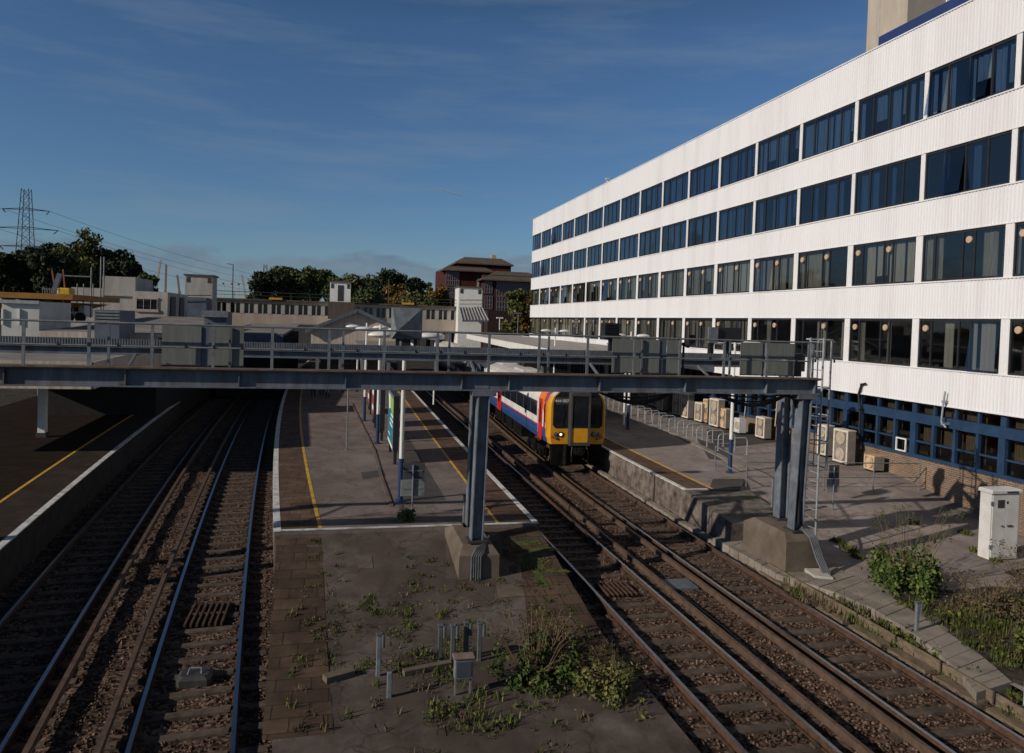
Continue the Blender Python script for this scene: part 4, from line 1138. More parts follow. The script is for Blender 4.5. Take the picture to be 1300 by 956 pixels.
# ------------------------------------------------------------------ train
def car(y0, L, label, front):
    yaw = math.atan2(t2(y0+L*.5)-t2(y0+2), L*.5-2)
    o = thing('train_carriage', label, 'train', (t2(y0+1), y0, 0), -yaw, group='carriages of the white and blue train')
    o['_local'] = 1
    HW = 1.37
    prof = [(-1.30,1.22),(-HW,1.5),(-HW,1.8),(-HW,1.86),(-HW,2.2),(-HW,2.95),(-1.35,3.15),(-1.24,3.42),(-1.0,3.65),(-.6,3.8),(0,3.85),(.6,3.8),(1.0,3.65),(1.24,3.42),(1.35,3.15),(HW,2.95),(HW,2.2),(HW,1.86),(HW,1.8),(HW,1.5),(1.30,1.22)]
    secs = [(0,)] if not front else None
    stations = [(0.12,.92,.985),(.22,.97,.992),(.45,1.,1.)] if front else [(0.,1.,1.)]
    stations += [(L*.33,1.,1.),(L*.66,1.,1.),(L,1.,1.)]
    q = MB(); rings = []
    for (y, kx, kz) in stations: rings.append([q.vert((x*kx, y, 1.22+(z-1.22)*kz)) for x, z in prof])
    for ai, (A, B) in enumerate(zip(rings, rings[1:])):
        for j in range(len(prof)-1):
            za = (prof[j][1]+prof[j+1][1])/2
            if front and ai < 2: q.m(3 if za < 3.5 else 4)
            elif za < 1.8: q.m(1)
            elif za < 1.86: q.m(2)
            elif za < 3.5: q.m(0)
            else: q.m(4)
            q.fi((A[j], A[j+1], B[j+1], B[j]))
        q.m(5); q.fi((A[0], A[-1], B[-1], B[0]))
    q.m(3 if front else 0); q.fi(rings[0]); q.m(0); q.fi(rings[-1][::-1])
    q.build('body', [tw, tb, tr_, ty, troof, tun], o)
    # windows both sides
    ya = 2.25 if front else 2.0
    for s_ in (-1, 1):
        xs = s_*HW
        q = MB(); q.box(xs-.004, xs+.012*s_, ya+.2, L-1.6, 2.2, 2.93); band = q.build('window_band', tglass, o)
        q = MB(); y = ya+1.6
        while y < L-2.2: q.box(xs+.012*s_, xs+.02*s_, y-.07, y+.07, 2.22, 2.91); y += 1.75
        q.build('window_pillar', mat('train_pillar', (.03,.045,.12), .4, var=.1), o)
        for dy in ((L*.56, L*.82) if front else (L*.3, L*.68)):
            q = MB(); q.box(xs+.021*s_, xs+.035*s_, dy-.65, dy+.65, 1.26, 3.12); d = q.build('door', tr_, o)
            q = MB(); q.box(xs+.035*s_, xs+.043*s_, dy-.5, dy-.06, 2.0, 2.95); q.box(xs+.035*s_, xs+.043*s_, dy+.06, dy+.5, 2.0, 2.95); q.build('door_window', tglass, d)
    # underframe: bogies, boxes
    q = MB()
    for yc in (L*.16, L*.84):
        for s_ in (-1, 1):
            q.box(s_*.95, s_*1.12, yc-1.7, yc+1.7, .45, .75); q.box(s_*1.1, s_*1.2, yc-.3, yc+.3, .35, .95)
            for e in (-1.3, 1.3): q.box(s_*1.08, s_*1.22, yc+e-.22, yc+e+.22, .3, .62)
    q.box(-.9, .9, .5, L-.3, .95, 1.21)
    q.build('bogie_frame', tun, o)
    for yc in (L*.16-1.3, L*.16+1.3, L*.84-1.3, L*.84+1.3):
        for s_ in (-1, 1):
            q = MB(); q.lathe((s_*.75, yc, .43), [(.3,-.07),(.43,-.06),(.43,.05),(.2,.06)], 20, 'x'); q.build('wheel', rust_m, o)
    for j, (a, b_) in enumerate(((.3,.4),(.42,.5),(.53,.66))):
        q = MB(); q.cbox(-1.22, 1.22, L*a, L*b_, .5, 1.2, .04); q.build('equipment_box', tun, o)
    # roof pods
    q = MB()
    for a in (.2, .5, .8):
        q = MB(); q.cbox(-.55, .55, L*a-1.3, L*a+1.3, 3.78, 3.93, .05); q.build('roof_pod', troof, o)
    if not front:
        q = MB(); q.box(-.5, .5, -.55, .02, 1.2, 3.5); q.build('gangway', tg, o)
        q = MB(); q.box(-HW-.012,-HW-.002,.0,.5,1.25,3.0); q.build('end_stripe', tr_, o)
        return o
    # livery on both sides near the cab
    for s_ in (-1, 1):
        def pl(name, m_, pts, lay):
            q = MB(); xo = s_*(HW+.003*lay)
            q.extr([(s_*(HW-.01), a, b_) for a, b_ in pts], (s_*(.01+.004*lay), 0, 0)); q.build(name, m_, o)
        pl('orange_livery', to, [(2.1,3.1),(.62,3.1),(.62,1.95),(.9,2.35),(1.35,2.75)], 1)
        pl('crimson_livery', tp, [(1.0,3.14),(.46,3.14),(.46,2.72),(.8,2.86)], 2)
        pl('red_livery', tr_, [(.72,2.75),(.46,2.75),(.46,1.55),(.62,1.6)], 3)
        pl('yellow_livery', ty, [(.56,3.13),(.45,3.13),(.45,1.5),(.56,1.5)], 4)
        q = MB(); q.box(s_*(HW-.005), s_*(HW+.03), 1.32, 2.0, 1.24, 3.12); d = q.build('cab_door', tr_, o)
        q = MB(); q.box(s_*(HW+.03), s_*(HW+.036), 1.52, 1.8, 2.0, 2.98); q.build('door_window', tglass, d)
        q = MB(); q.box(s_*(HW+.022), s_*(HW+.03), .78, .95, 1.85, 2.95); q.build('cab_side_window', tglass, o)
        q = MB(); q.tube([(s_*(HW+.05),2.02,1.5),(s_*(HW+.05),2.02,2.6)], .015, 6); q.build('handrail', galv_m, o)
        # upper cantrail colours follow the curved roof shoulder
        for nm, m_, a, b_ in (('orange_livery', to, 1.0, 2.1), ('crimson_livery', tp, .46, 1.0)):
            q = MB(); pr = [(1.352,3.1),(1.356,3.16),(1.25,3.43),(1.01,3.66)]
            i0 = [q.vert((s_*x*1.004, a, z+.004)) for x, z in pr]; i1 = [q.vert((s_*x*1.004, b_, z+.004)) for x, z in pr]
            for k in range(3): q.fi((i0[k], i0[k+1], i1[k+1], i1[k]))
            q.build(nm, m_, o)
    # front
    for s_ in (-1, 1):
        x0, x1 = sorted((s_*.47, s_*1.16))
        q = MB(); pts = [(s_*.47,.118,1.95),(s_*1.05,.118,1.95),(s_*1.17,.118,2.08),(s_*1.17,.118,3.05),(s_*1.08,.118,3.38),(s_*.85,.118,3.6),(s_*.47,.118,3.7)]
        q.extr(pts, (0,-.022,0)); ws = q.build('windscreen', tglass, o)
        q = MB(); q.bar((s_*.75,.085,2.0),(s_*.62,.085,2.75),.02,.02); q.build('wiper', black_m, ws)
        q = MB(); q.box(min(s_*.47,s_*1.06), max(s_*.47,s_*1.06), .09, .1, 3.02, 3.35); q.build('front_panel', tg, o)
        for (xx, zz, rr, on) in ((.78,1.66,.1,s_ < 0),(1.03,1.66,.075,False),(.98,1.5,.06,False)):
            q = MB(); q.lathe((s_*xx,.12,zz), [(rr*1.25,0),(rr*1.25,-.03),(rr*1.05,-.035)], 18, 'y'); hl = q.build('headlight', frame_m, o)
            rr *= .6 if on else 1
            q = MB(); q.lathe((s_*xx,.085,zz), [(rr,0),(rr*.8,-.015),(rr*.1,-.022)], 16, 'y'); q.build('lens', lamp_on if on else lens_m, hl)
        q = MB(); q.extr([(s_*1.2,.118,1.5),(s_*.85,.118,1.36),(s_*.85,.118,1.42),(s_*1.22,.118,1.62)], (0,-.012,0)); q.build('red_livery', tr_, o)
    q = MB(); q.cbox(-.46, .46, -.28, .14, 1.2, 3.62, .05); gw = q.build('gangway', tg, o)
    q = MB(); q.box(-.4, .4, -.33, -.285, 1.22, 1.34); q.box(-.46,-.38,-.34,-.285,1.22,3.58); q.box(.38,.46,-.34,-.285,1.22,3.58); q.box(-.38,.38,-.34,-.285,3.45,3.58); q.build('gangway_frame', mat('gangway_rubber', (.06,.052,.05), .8, var=.3), gw)
    q = MB(); q.box(-.36, .36, -.305, -.285, 1.36, 2.0); q.build('door_panel', ty, gw)
    q = MB(); q.box(-.34, .34, -.305, -.285, 2.02, 3.4); q.build('door_window', tglass, gw)
    q = MB(); q.lathe((0,-.5,.97), [(.12,-.12),(.2,-.08),(.2,.05),(.12,.4)], 14, 'y'); q.box(-.22,.22,-.55,.3,.82,1.12); q.build('coupler', tun, o)
    q = MB()
    for s_ in (-1, 1): q.box(s_*.55, s_*.62, -.2, .4, .3, 1.2)
    q.hexa([(-1.15,.25,.25),(1.15,.25,.25),(1.15,.4,.25),(-1.15,.4,.25)], [(-1.2,.15,1.2),(1.2,.15,1.2),(1.2,.5,1.2),(-1.2,.5,1.2)]); q.build('obstacle_deflector', tun, o)
    for s_ in (-1,1):
        q = MB(); q.tube([(s_*.33,-.25,1.2),(s_*.4,-.4,.8),(s_*.36,-.35,.5),(s_*.3,.1,.55)], .03, 6); q.build('jumper_hose', black_m, o)
    # unit number
    cu = bpy.data.curves.new('unit_number', 'FONT'); cu.body = '444 007'; cu.size = .2; cu.extrude = .003; cu.align_x = 'CENTER'
    tmp = bpy.data.objects.new('tmp', cu); me = bpy.data.meshes.new_from_object(tmp)
    no = bpy.data.objects.new('unit_number', me); me.materials.append(posterw_m); COL.objects.link(no); no.parent = o
    no.location = (-.78, .083, 3.12); no.rotation_euler = (PI/2, 0, 0)
    bpy.data.objects.remove(tmp)
    return o
car(31.9, 22.6, 'leading carriage of the white and blue train with its yellow cab front', True)
car(55.15, 22.6, 'second carriage of the white and blue train, seen over the gantry deck', False)
car(78.4, 22.6, 'third carriage of the white and blue train, farthest under the canopies', False)

# ------------------------------------------------------------------ canopies and station buildings
def canopy(label, poly, z, th, cols, fascia=canw_m, roof=canroof_m, fas=.35, colz=PZ, colm=galv_d):
    o = thing('platform_canopy', label, 'canopy', (poly[0][0], poly[0][1], colz))
    q = MB(); q.prism(poly, z, z+th); q.build('roof', roof, o)
    q = MB(); n = len(poly)
    for k in range(n):
        a, b_ = Vector((*poly[k],0)), Vector((*poly[(k+1)%n],0))
        d = (b_-a).normalized(); nn = Vector((d.y,-d.x,0))
        q.hexa([tuple(a+nn*.002)[:2]+(z-fas,), tuple(b_+nn*.002)[:2]+(z-fas,), tuple(b_+nn*.08)[:2]+(z-fas,), tuple(a+nn*.08)[:2]+(z-fas,)],
               [tuple(a+nn*.002)[:2]+(z+th+.04,), tuple(b_+nn*.002)[:2]+(z+th+.04,), tuple(b_+nn*.08)[:2]+(z+th+.04,), tuple(a+nn*.08)[:2]+(z+th+.04,)])
    q.build('fascia', fascia, o)
    for (x, y) in cols:
        q = MB(); q.box(x-.1, x+.1, y-.1, y+.1, colz, z); q.build('column', colm, o)
    return o
# right platform: pale roof beyond the train front
canopy('pale flat canopy over the far right platform, white edge above the train roof', [(rp(41)+.2,41),(21.5,41),(21.8,88),(rp(88)+.2,88)], 4.85, .18, [(16.5,44),(16.6,52),(16.8,60),(17.2,70)], fascia=canw_m, roof=mat('canopy_roof_pale', (.36,.33,.3), .8, var=.2, scale=.7, dirt=(.22,.19,.17), dirt_amt=.5), fas=.3)
q = MB()
for k in range(22): q.box(15.3+k*.1, 15.345+k*.1, 40.7, 40.75, 4.75, 5.6)
q.box(15.25, 17.5, 40.69, 40.76, 5.58, 5.63)
tag(q.build('picket_screen', galv_d), 'slatted grey screen at the near edge of the right canopy', 'screen')
q = MB(); q.cbox(16.0, 16.7, 40.2, 40.6, 4.75, 5.55, .04); q.tube([(16.35,40.4,PZ),(16.35,40.4,4.75)], .06, 8)
tag(q.build('white_box', lampw_m), 'white box on a post at the near corner of the right canopy', 'equipment box')
# island: gabled canopy with cream gable end
o = thing('island_building', 'cream gabled station building with a low pitched roof on the island platform', 'building', (.8, 60, PZ))
yg = 58.0
ap, le, ri = ony(454, 394.5, yg), ony(395, 419, yg), ony(505, 419, yg)
bl, brt = ony(396, 437, yg), ony(500, 437, yg)
q = MB(); q.extr([(le.x,yg,bl.z),(ri.x,yg,bl.z),(ri.x,yg,ri.z),(ap.x,yg,ap.z),(le.x,yg,le.z)], (0,.2,0)); q.build('gable', beige_m, o)
q = MB()
for s_, e in ((-1, le), (1, ri)):
    a = Vector((ap.x, yg-.4, ap.z)); b_ = Vector((e.x+s_*.4, yg-.4, e.z-.12)); d = Vector((0, 45, 0)); up = Vector((0,0,.16))
    q.hexa([a, b_, b_+d, a+d], [a+up, b_+up, b_+d+up, a+d+up])
q.build('roof', canroof_m, o)
q = MB()
for s_, e in ((-1, le), (1, ri)):
    q.bar((ap.x, yg-.45, ap.z+.02), (e.x+s_*.42, yg-.45, e.z-.1), .1, .24)
q.build('bargeboard', shade_m, o)
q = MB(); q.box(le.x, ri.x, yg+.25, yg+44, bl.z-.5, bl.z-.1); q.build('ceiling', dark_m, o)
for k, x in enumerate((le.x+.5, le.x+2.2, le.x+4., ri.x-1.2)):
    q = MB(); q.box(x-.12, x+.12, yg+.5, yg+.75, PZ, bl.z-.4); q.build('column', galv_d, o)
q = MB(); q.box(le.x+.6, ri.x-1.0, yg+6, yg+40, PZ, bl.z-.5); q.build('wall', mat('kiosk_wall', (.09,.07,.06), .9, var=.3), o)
# lower flat roofs around it
canopy('brown canopy over the far end of the left platform', [(lp(34)-8.6,31),(lp(34)-.3,31),(lp(60)-.3,60),(lp(90)-.2,90),(lp(90)-9,90)], 4.35, .25, [], fascia=beige_m, fas=.75)
for k, (px, py, lab) in enumerate(((53.7,554.5,'pale square canopy post at the near end of the dark left platform'),(111,523,'second pale canopy post on the dark left platform'),(152,505,'third pale canopy post, farthest back on the dark left platform'))):
    p = onz(px, py, PZ); q = MB(); q.box(p.x-.15, p.x+.15, p.y-.15, p.y+.15, PZ, 4.36); q.m(1); q.box(p.x-.2, p.x+.2, p.y-.2, p.y+.2, PZ, PZ+.2)
    tag(q.build('canopy_post', [lampw_m, tg]), lab, 'canopy post', 'canopy posts on the left platform')
# curved white canopy edges right of the signal housing
p0 = ony(533, 436, 62)
o = thing('curved_canopy', 'white curved canopy edge over the far island platform, right of the signal housing', 'canopy', (6, 62, PZ))
q = MB(); pts = []
for k in range(13):
    t_ = k/12; pts.append((4.9+.35*math.sin(t_*PI), 46+t_*34, 4.75))
for a, b_ in zip(pts, pts[1:]):
    q.hexa([(a[0]-.05,a[1],4.45),(a[0]+.05,a[1],4.45),(b_[0]+.05,b_[1],4.45),(b_[0]-.05,b_[1],4.45)], [(a[0]-.05,a[1],4.95),(a[0]+.05,a[1],4.95),(b_[0]+.05,b_[1],4.95),(b_[0]-.05,b_[1],4.95)])
q.build('fascia', canw_m, o)
q = MB(); q.prism([(1.2,46),(4.85,46),(5.0,80),(1.2,80)], 4.75, 4.9); q.build('roof', canroof_m, o)
for y in (48, 56, 66):
    q = MB(); q.box(3.1, 3.3, y, y+.2, PZ, 4.75); q.build('column', galv_d, o)
# cylindrical white lantern roof in front of it
q = MB(); p = ony(553, 427, 50); q.lathe((p.x,p.y,p.z), [(.5,-.22),(.62,-.18),(.62,.1),(.5,.2),(.1,.24)], 18); q.tube([(p.x,p.y,PZ),(p.x,p.y,p.z-.2)], .06, 8)
tag(q.build('round_lantern', lampw_m), 'fat white drum lantern right of the signal housing', 'lantern')
# background station roofs on the left
def bx(name, label, cat, px0, py0, px1, py1, y, dep, m_, group=None):
    a, b_ = ony(px0, py1, y), ony(px1, py0, y)
    q = MB(); q.box(a.x, b_.x, y, y+dep, a.z, b_.z); return tag(q.build(name, m_), label, cat, group) if label else q
def rect(q, px0, py0, px1, py1, y, dep=.1):
    a, b_ = ony(px0, py1, y), ony(px1, py0, y); q.box(a.x, b_.x, y-dep, y, a.z, b_.z)
def bld(name, label, cat, px0, py0, px1, py1, y, dep, m_, zb=-.4):
    a, b_ = ony(px0, py1, y), ony(px1, py0, y)
    o = thing(name, label, cat, ((a.x+b_.x)/2, y, zb))
    q = MB(); q.box(a.x, b_.x, y, y+dep, zb if zb is not None else a.z, b_.z); q.build('wall', m_, o)
    return o, a, b_
o, a, b_ = bld('concrete_building', 'pale concrete flat roofed building with one wide window left of the lift tower', 'building', 168, 371, 213, 405, 72, 9, conc_l)
q = MB(); rect(q, 173, 379, 200, 393, 72, .05); w_ = q.build('window', tglass, o)
q = MB(); rect(q, 171.5, 393, 201.5, 395.5, 72, .14); rect(q, 171.5, 378, 201.5, 379.2, 72, .1)
for x in (173,182,191,199.3): rect(q, x, 379, x+.9, 393, 72, .09)
q.build('frame', conc_t, w_)
q = MB(); A = ony(129, 412, 72.5); B = ony(172, 352, 72.5); q.box(A.x, B.x, 72.5, 79, -.4, B.z); q.build('upper_block', conc_l, o)
q = MB(); A = ony(128, 374, 72.4); B = ony(169, 373, 72.4); q.box(A.x, B.x, 72.35, 72.5, A.z-.07, A.z+.07); q.build('string_course', conc_t, o)
q = MB(); A = ony(213.5, 376, 72); q.box(A.x, A.x+.06, 73, 75, 0, A.z); q.box(A.x, A.x+.06, 77, 79, 0, A.z); q.build('door', tg, o)
for k, px in enumerate((127.5, 131.5)):
    p = ony(px, 373, 71.5); pt = ony(px+1.5, 326, 71.5); q = MB(); q.tube([(p.x,71.5,p.z-2),(p.x,71.5,pt.z)], .06, 6)
    tag(q.build('mast', galv_d), ('left' if k == 0 else 'right')+' of the two thin masts on the concrete building', 'mast', 'two thin masts on the concrete building')
o, a, b_ = bld('low_building', 'long pale parapet wall with scaffold rails left of the concrete building', 'building', 90, 366, 129, 385, 74, 6, conc_l)
o, a, b_ = bld('white_shed', 'white panelled shed at the far left above the platform canopy', 'shed', 2, 383, 50, 412, 46, 5, mat('shed_white', (.5,.5,.47), .6, var=.12, scale=1), 4.65)
q = MB(); rect(q, 1, 382, 51, 384.5, 46, .2); q.build('roof', galv_m, o)
q = MB()
for x in (2.5, 23.5): rect(q, x, 392, x+2.6, 412, 46, .12)
q.build('post', lampw_m, o)
o = thing('ochre_canopy', 'ochre yellow edged canopy roof behind the white shed', 'canopy', (-20, 55, 0))
q = MB(); A = ony(-60, 373, 55); B = ony(92, 378, 55); q.box(A.x, B.x, 55, 66, B.z-.15, B.z+.22); q.build('fascia', ochre_m, o)
q = MB(); A = ony(-60, 379, 56); B = ony(80, 395, 56); q.hexa([(A.x,56,B.z),(B.x-1.2,56,B.z),(B.x-1.2,64,B.z),(A.x,64,B.z)], [(A.x,55.4,A.z),(B.x+.4,55.4,A.z),(B.x+.4,65,A.z),(A.x,65,A.z)]); q.build('soffit', ochre_m, o)
for px in (52, 64, 73):
    p = ony(px, 395, 57); q = MB(); q.box(p.x-.15, p.x+.15, 57, 57.3, 0, p.z); q.build('column', galv_m, o)
# machine on the roof
p = ony(80, 378, 58); o = thing('roof_machine', 'small yellow machine with raised orange arms standing behind the ochre canopy', 'machine', tuple(p))
q = MB(); q.cbox(p.x-.4, p.x+.45, 58, 59, p.z, p.z+.7, .08); q.build('body', mat('machine_yellow', (.6,.36,.03), .5, var=.1), o)
for a_, b_ in (((p.x-.5,58.2,p.z+.2),(p.x-.8,58.2,p.z+1.9)),((p.x+.05,58.2,p.z+.5),(p.x-.1,58.2,p.z+2.0))):
    q = MB(); q.bar(a_, b_, .08, .08); q.build('arm', mat('machine_orange', (.28,.1,.03), .6, var=.2), o)
q = MB(); q.bar((p.x-.72,58.3,p.z+.3),(p.x-.3,58.3,p.z+1.7),.3,.3); q.build('blade', shade_m, o)
q = MB()
A = ony(77, 350, 60); B = ony(116, 350, 60)
q.tube([(A.x,60,A.z),(B.x,60,A.z)], .06, 6); q.tube([(B.x,60,A.z+.7),(B.x,60,A.z-3)], .05, 6)
for px in (98,106,118): p = ony(px, 374, 60); q.tube([(p.x,60,p.z-1),(p.x,60,p.z+.8)], .04, 6)
for py in (376,381): A = ony(95, py, 60); B = ony(120, py, 60); q.tube([(A.x,60,A.z),(B.x,60,A.z)], .04, 6)
for px in range(54, 76, 3): p = ony(px, 369, 57); q.tube([(p.x,57,p.z-.8),(p.x,57,p.z+.2)], .035, 5)
A = ony(53, 367, 57); B = ony(76, 368, 57); q.tube([(A.x,57,A.z),(B.x,57,A.z)], .035, 5)
tag(q.build('scaffold_rail', galv_d), 'grey scaffold rails and posts on the roof behind the ochre canopy', 'scaffold')
# grey plant boxes on the roofs
o, a, b_ = bld('roof_unit', 'blue grey ventilation unit in front of the concrete building', 'roof unit', 120, 394, 152, 411, 42, 3, shade_m, 4.5)
q = MB()
for k in range(4): rect(q, 119.5, 395+k*4, 152.5, 396.4+k*4, 42, .08)
q.build('louvre', galv_d, o)
o, a, b_ = bld('parked_van', 'white van parked beyond the ochre canopy', 'van', 82, 388, 107, 402, 60, 2, mat('van_white', (.5,.51,.53), .4, var=.08), ony(90,402,60).z)
q = MB(); rect(q, 84, 390, 92, 395.5, 60, .04); rect(q, 94, 390, 100, 395.5, 60, .04); q.build('window', tglass, o)
for px in (87, 102):
    p = ony(px, 403, 60); q = MB(); q.lathe((p.x, 59.95, p.z), [(.32,-.1),(.36,-.05),(.36,.15),(.2,.16)], 16, 'y'); q.build('wheel', black_m, o)
# broad brown roofs between gantry and concrete building
def roofpoly(label, pts, ys, zs, m_, th=.2):
    P = [ony(px, py, y) for (px, py), y in zip(pts, ys)]
    q = MB(); q.hexa([p-Vector((0,0,th)) for p in P], P); tag(q.build('station_roof', m_), label, 'roof')
def flatroof(label, x0, x1, y0, y1, z0, z1, m_, fm):
    o = thing('station_roof', label, 'roof', ((x0+x1)/2, y0, z0))
    q = MB(); q.hexa([(x0,y0,z0-.2),(x1,y0,z0-.2),(x1,y1,z1-.2),(x0,y1,z1-.2)], [(x0,y0,z0),(x1,y0,z0),(x1,y1,z1),(x0,y1,z1)]); q.build('roof', m_, o)
    q = MB(); q.box(x0, x1, y0-.08, y0-.002, z0-1.0, z0+.04); q.build('fascia', fm, o)
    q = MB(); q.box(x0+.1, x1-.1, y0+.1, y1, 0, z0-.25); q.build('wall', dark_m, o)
    return o
flatroof('broad grey sloping roof below the concrete building', -15.5, -9.6, 44, 70, 5.35, 6.2, canroof_m, beige_m)
flatroof('grey flat roof between the left canopy and the gabled building', -9.4, -4.3, 62, 88, 5.1, 5.6, canroof_m, shade_m)
o, a, b_ = bld('roof_unit', 'stack of blue grey ducts on the roof left of the footbridge windows', 'roof unit', 259, 396, 288, 412, 60, 3, shade_m, 4.4)
q = MB(); rect(q, 257, 395, 290, 402, 60, .3); q.build('duct', galv_d, o)

# ------------------------------------------------------------------ footbridge with lift towers
YB = 95.0
o = thing('footbridge', 'long enclosed concrete footbridge with paired windows across all platforms', 'footbridge', (0, YB, 0))
A, B = ony(272, 404, YB), ony(582, 409, YB)
zt, zw1, zw0, zb = 8.3, 7.95, 6.72, 5.15
q = MB(); q.box(A.x, B.x, YB, YB+4, zb, zw0); q.box(A.x, B.x, YB, YB+4, zw1, zt); q.box(A.x, B.x, YB+.5, YB+.6, zw0, zw1); q.build('wall', conc_t, o)
q = MB(); q.box(A.x-.3, B.x+.3, YB-.35, YB+4.3, zt, zt+.18); q.build('roof', tile_m, o)
x = A.x+.25; wm = MB(); pm = []
while x < B.x-.5:
    for e in (0, .62):
        q = MB(); q.box(x+e, x+e+.46, YB+.12, YB+.16, zw0, zw1); q.build('window', tglass, o)
    wm.box(x+.47, x+.61, YB-.02, YB+.2, zw0, zw1); wm.box(x+1.09, x+1.56, YB-.04, YB+.2, zw0, zw1)
    x += 1.58
wm.build('mullion', conc_l, o)
q = MB(); q.tube([(A.x,YB-.2,zt+1.0),(B.x,YB-.2,zt+1.0)], .04, 5); q.tube([(A.x,YB-.2,zt+.6),(B.x,YB-.2,zt+.6)], .03, 5)
k = A.x
while k < B.x: q.tube([(k,YB-.2,zt+.1),(k,YB-.2,zt+1.0)], .035, 5); k += 2.2
q.build('roof_rail', tg, o)
q = MB()
for px in (350, 518): p = ony(px, 383, YB-.3); q.box(p.x-.75, p.x+.75, YB-.5, YB-.2, zt+.18, zt+.42)
q.build('yellow_sign', yellow_p, o)
for x in (-12, -1.5, 8, 14):
    q = MB(); q.box(x-.4, x+.4, YB+1, YB+2.5, -.3, zb); q.build('pier', conc_t, o)
def tower(label, px0, px1, pyt, pyb, y, m_, door=None, sidelit=None):
    a, b_ = ony(px0, pyb, y), ony(px1, pyt, y)
    o = thing('lift_tower', label, 'tower', ((a.x+b_.x)/2, y, 0), group='pale lift towers along the footbridge')
    q = MB(); q.box(a.x, b_.x, y, y+3.2, 0, b_.z); q.build('wall', m_, o)
    q = MB(); q.box(a.x-.15, b_.x+.15, y-.15, y+3.35, b_.z, b_.z+.16); q.build('roof', tile_m, o)
    wv = (b_.x-a.x)
    for e in (.05, .82):
        q = MB(); q.box(a.x+wv*e, a.x+wv*(e+.13), y-.03, y+.05, b_.z-.75, b_.z-.2); q.build('vent', tg, o)
    if door:
        q = MB(); q.box(a.x+wv*.38, a.x+wv*.66, y-.03, y+.05, b_.z-2.3, b_.z-.35); q.build('door', tg, o)
    return o, a, b_
tower('pale lift tower left of the footbridge windows, with rails in front', 234, 270, 351, 400, 88, conc_l)
o, a, b_ = tower('small white lift tower with a dark door, in the middle of the footbridge', 418, 445.5, 359, 400, 93.5, lampw_m, True)
q = MB(); rect(q, 416, 384, 450, 405, 93.2, .3); q.build('louvred_screen', mat('brown_screen', (.09,.07,.06), .8, var=.4, scale=3, stretch=(8,8,.2)), o)
o, a, b_ = tower('white lift tower at the right end of the footbridge with a ribbed dark canopy below', 581, 612.5, 366, 425, 93.0, lampw_m)
q = MB(); P_ = [ony(583,390,92.6), ony(612,391,92.6), ony(620,407,91.0), ony(587,407,91.0)]
q.hexa([p-Vector((0,0,.15)) for p in P_], P_); sk = q.build('skirt_canopy', shade_m, o)
q = MB()
for k in range(9):
    p, p2 = P_[0].lerp(P_[1], k/8), P_[3].lerp(P_[2], k/8); q.bar(p+Vector((0,0,.06)), p2+Vector((0,0,.06)), .1, .1)
q.build('rib', conc_l, sk)
q = MB(); A = ony(584, 381, 92.4); B = ony(613, 381, 92.4)
q.tube([(A.x,92.4,A.z),(B.x,92.4,B.z)], .05, 5); q.tube([(A.x,92.4,A.z-.5),(B.x,92.4,B.z-.5)], .04, 5); q.build('rail', tg, o)
o, a, b_ = bld('stair_shed', 'dark sloping stair enclosure below the left lift tower', 'building', 228, 378, 262, 412, 86, 2, shade_m)
A = ony(231, 375, 85.9); B = ony(268, 375, 85.9); q = MB(); q.tube([(A.x,85.9,A.z),(B.x,85.9,B.z)], .05, 5); q.tube([(A.x,85.9,A.z-.6),(B.x,85.9,B.z-.6)], .04, 5); q.build('rail', tg, o)

# ------------------------------------------------------------------ red brick building
o = thing('brick_office', 'dark red brick office with brown overhanging hipped roofs behind the footbridge', 'building', (28, 175, 0))
YK = 175
def hip(mb, x0, x1, y0, y1, z, h, inset):
    b_ = [(x0,y0,z),(x1,y0,z),(x1,y1,z),(x0,y1,z)]; t_ = [(x0+inset,y0+inset,z+h),(x1-inset,y0+inset,z+h),(x1-inset,y1-inset,z+h),(x0+inset,y1-inset,z+h)]
    mb.hexa([(p[0],p[1],p[2]-.25) for p in b_], b_); mb.hexa(b_, t_)
def pz(px, py, y): return ony(px, py, y)
a, b_ = pz(566, 405, YK), pz(632, 343, YK)
m0 = pz(585, 380, YK).x
q = MB(); q.box(a.x, b_.x+3, YK, YK+22, 0, b_.z+.3); q.build('wall', brick_r, o)
t0, t1_ = pz(582, 334, YK+4), pz(649, 333, YK+4)
q = MB(); q.box(t0.x, t1_.x, YK+4, YK+20, b_.z, t0.z+.3); q.build('upper_wall', brick_r, o)
q = MB(); e0, e1 = pz(578, 333, YK+3), pz(652, 335, YK+3); hip(q, e0.x, e1.x, YK+2.5, YK+22, e0.z, 1.6, 2.6); q.build('roof', tile_m, o)
q = MB(); e0, e1 = pz(562, 343, YK-1), pz(628, 341, YK-1); hip(q, e0.x, e1.x, YK-1.5, YK+6, e0.z+.2, 1.0, 2.0); q.build('roof', tile_m, o)
r0, r1 = pz(613, 405, YK-4), pz(690, 353, YK-4)
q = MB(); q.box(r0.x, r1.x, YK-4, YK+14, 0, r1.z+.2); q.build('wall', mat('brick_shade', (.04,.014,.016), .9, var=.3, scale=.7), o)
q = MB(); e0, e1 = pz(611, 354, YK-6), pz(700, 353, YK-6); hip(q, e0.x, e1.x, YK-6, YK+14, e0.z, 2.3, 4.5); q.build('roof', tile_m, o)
fr_m = mat('window_mullion_pink', (.2,.13,.14), .7, var=.1)
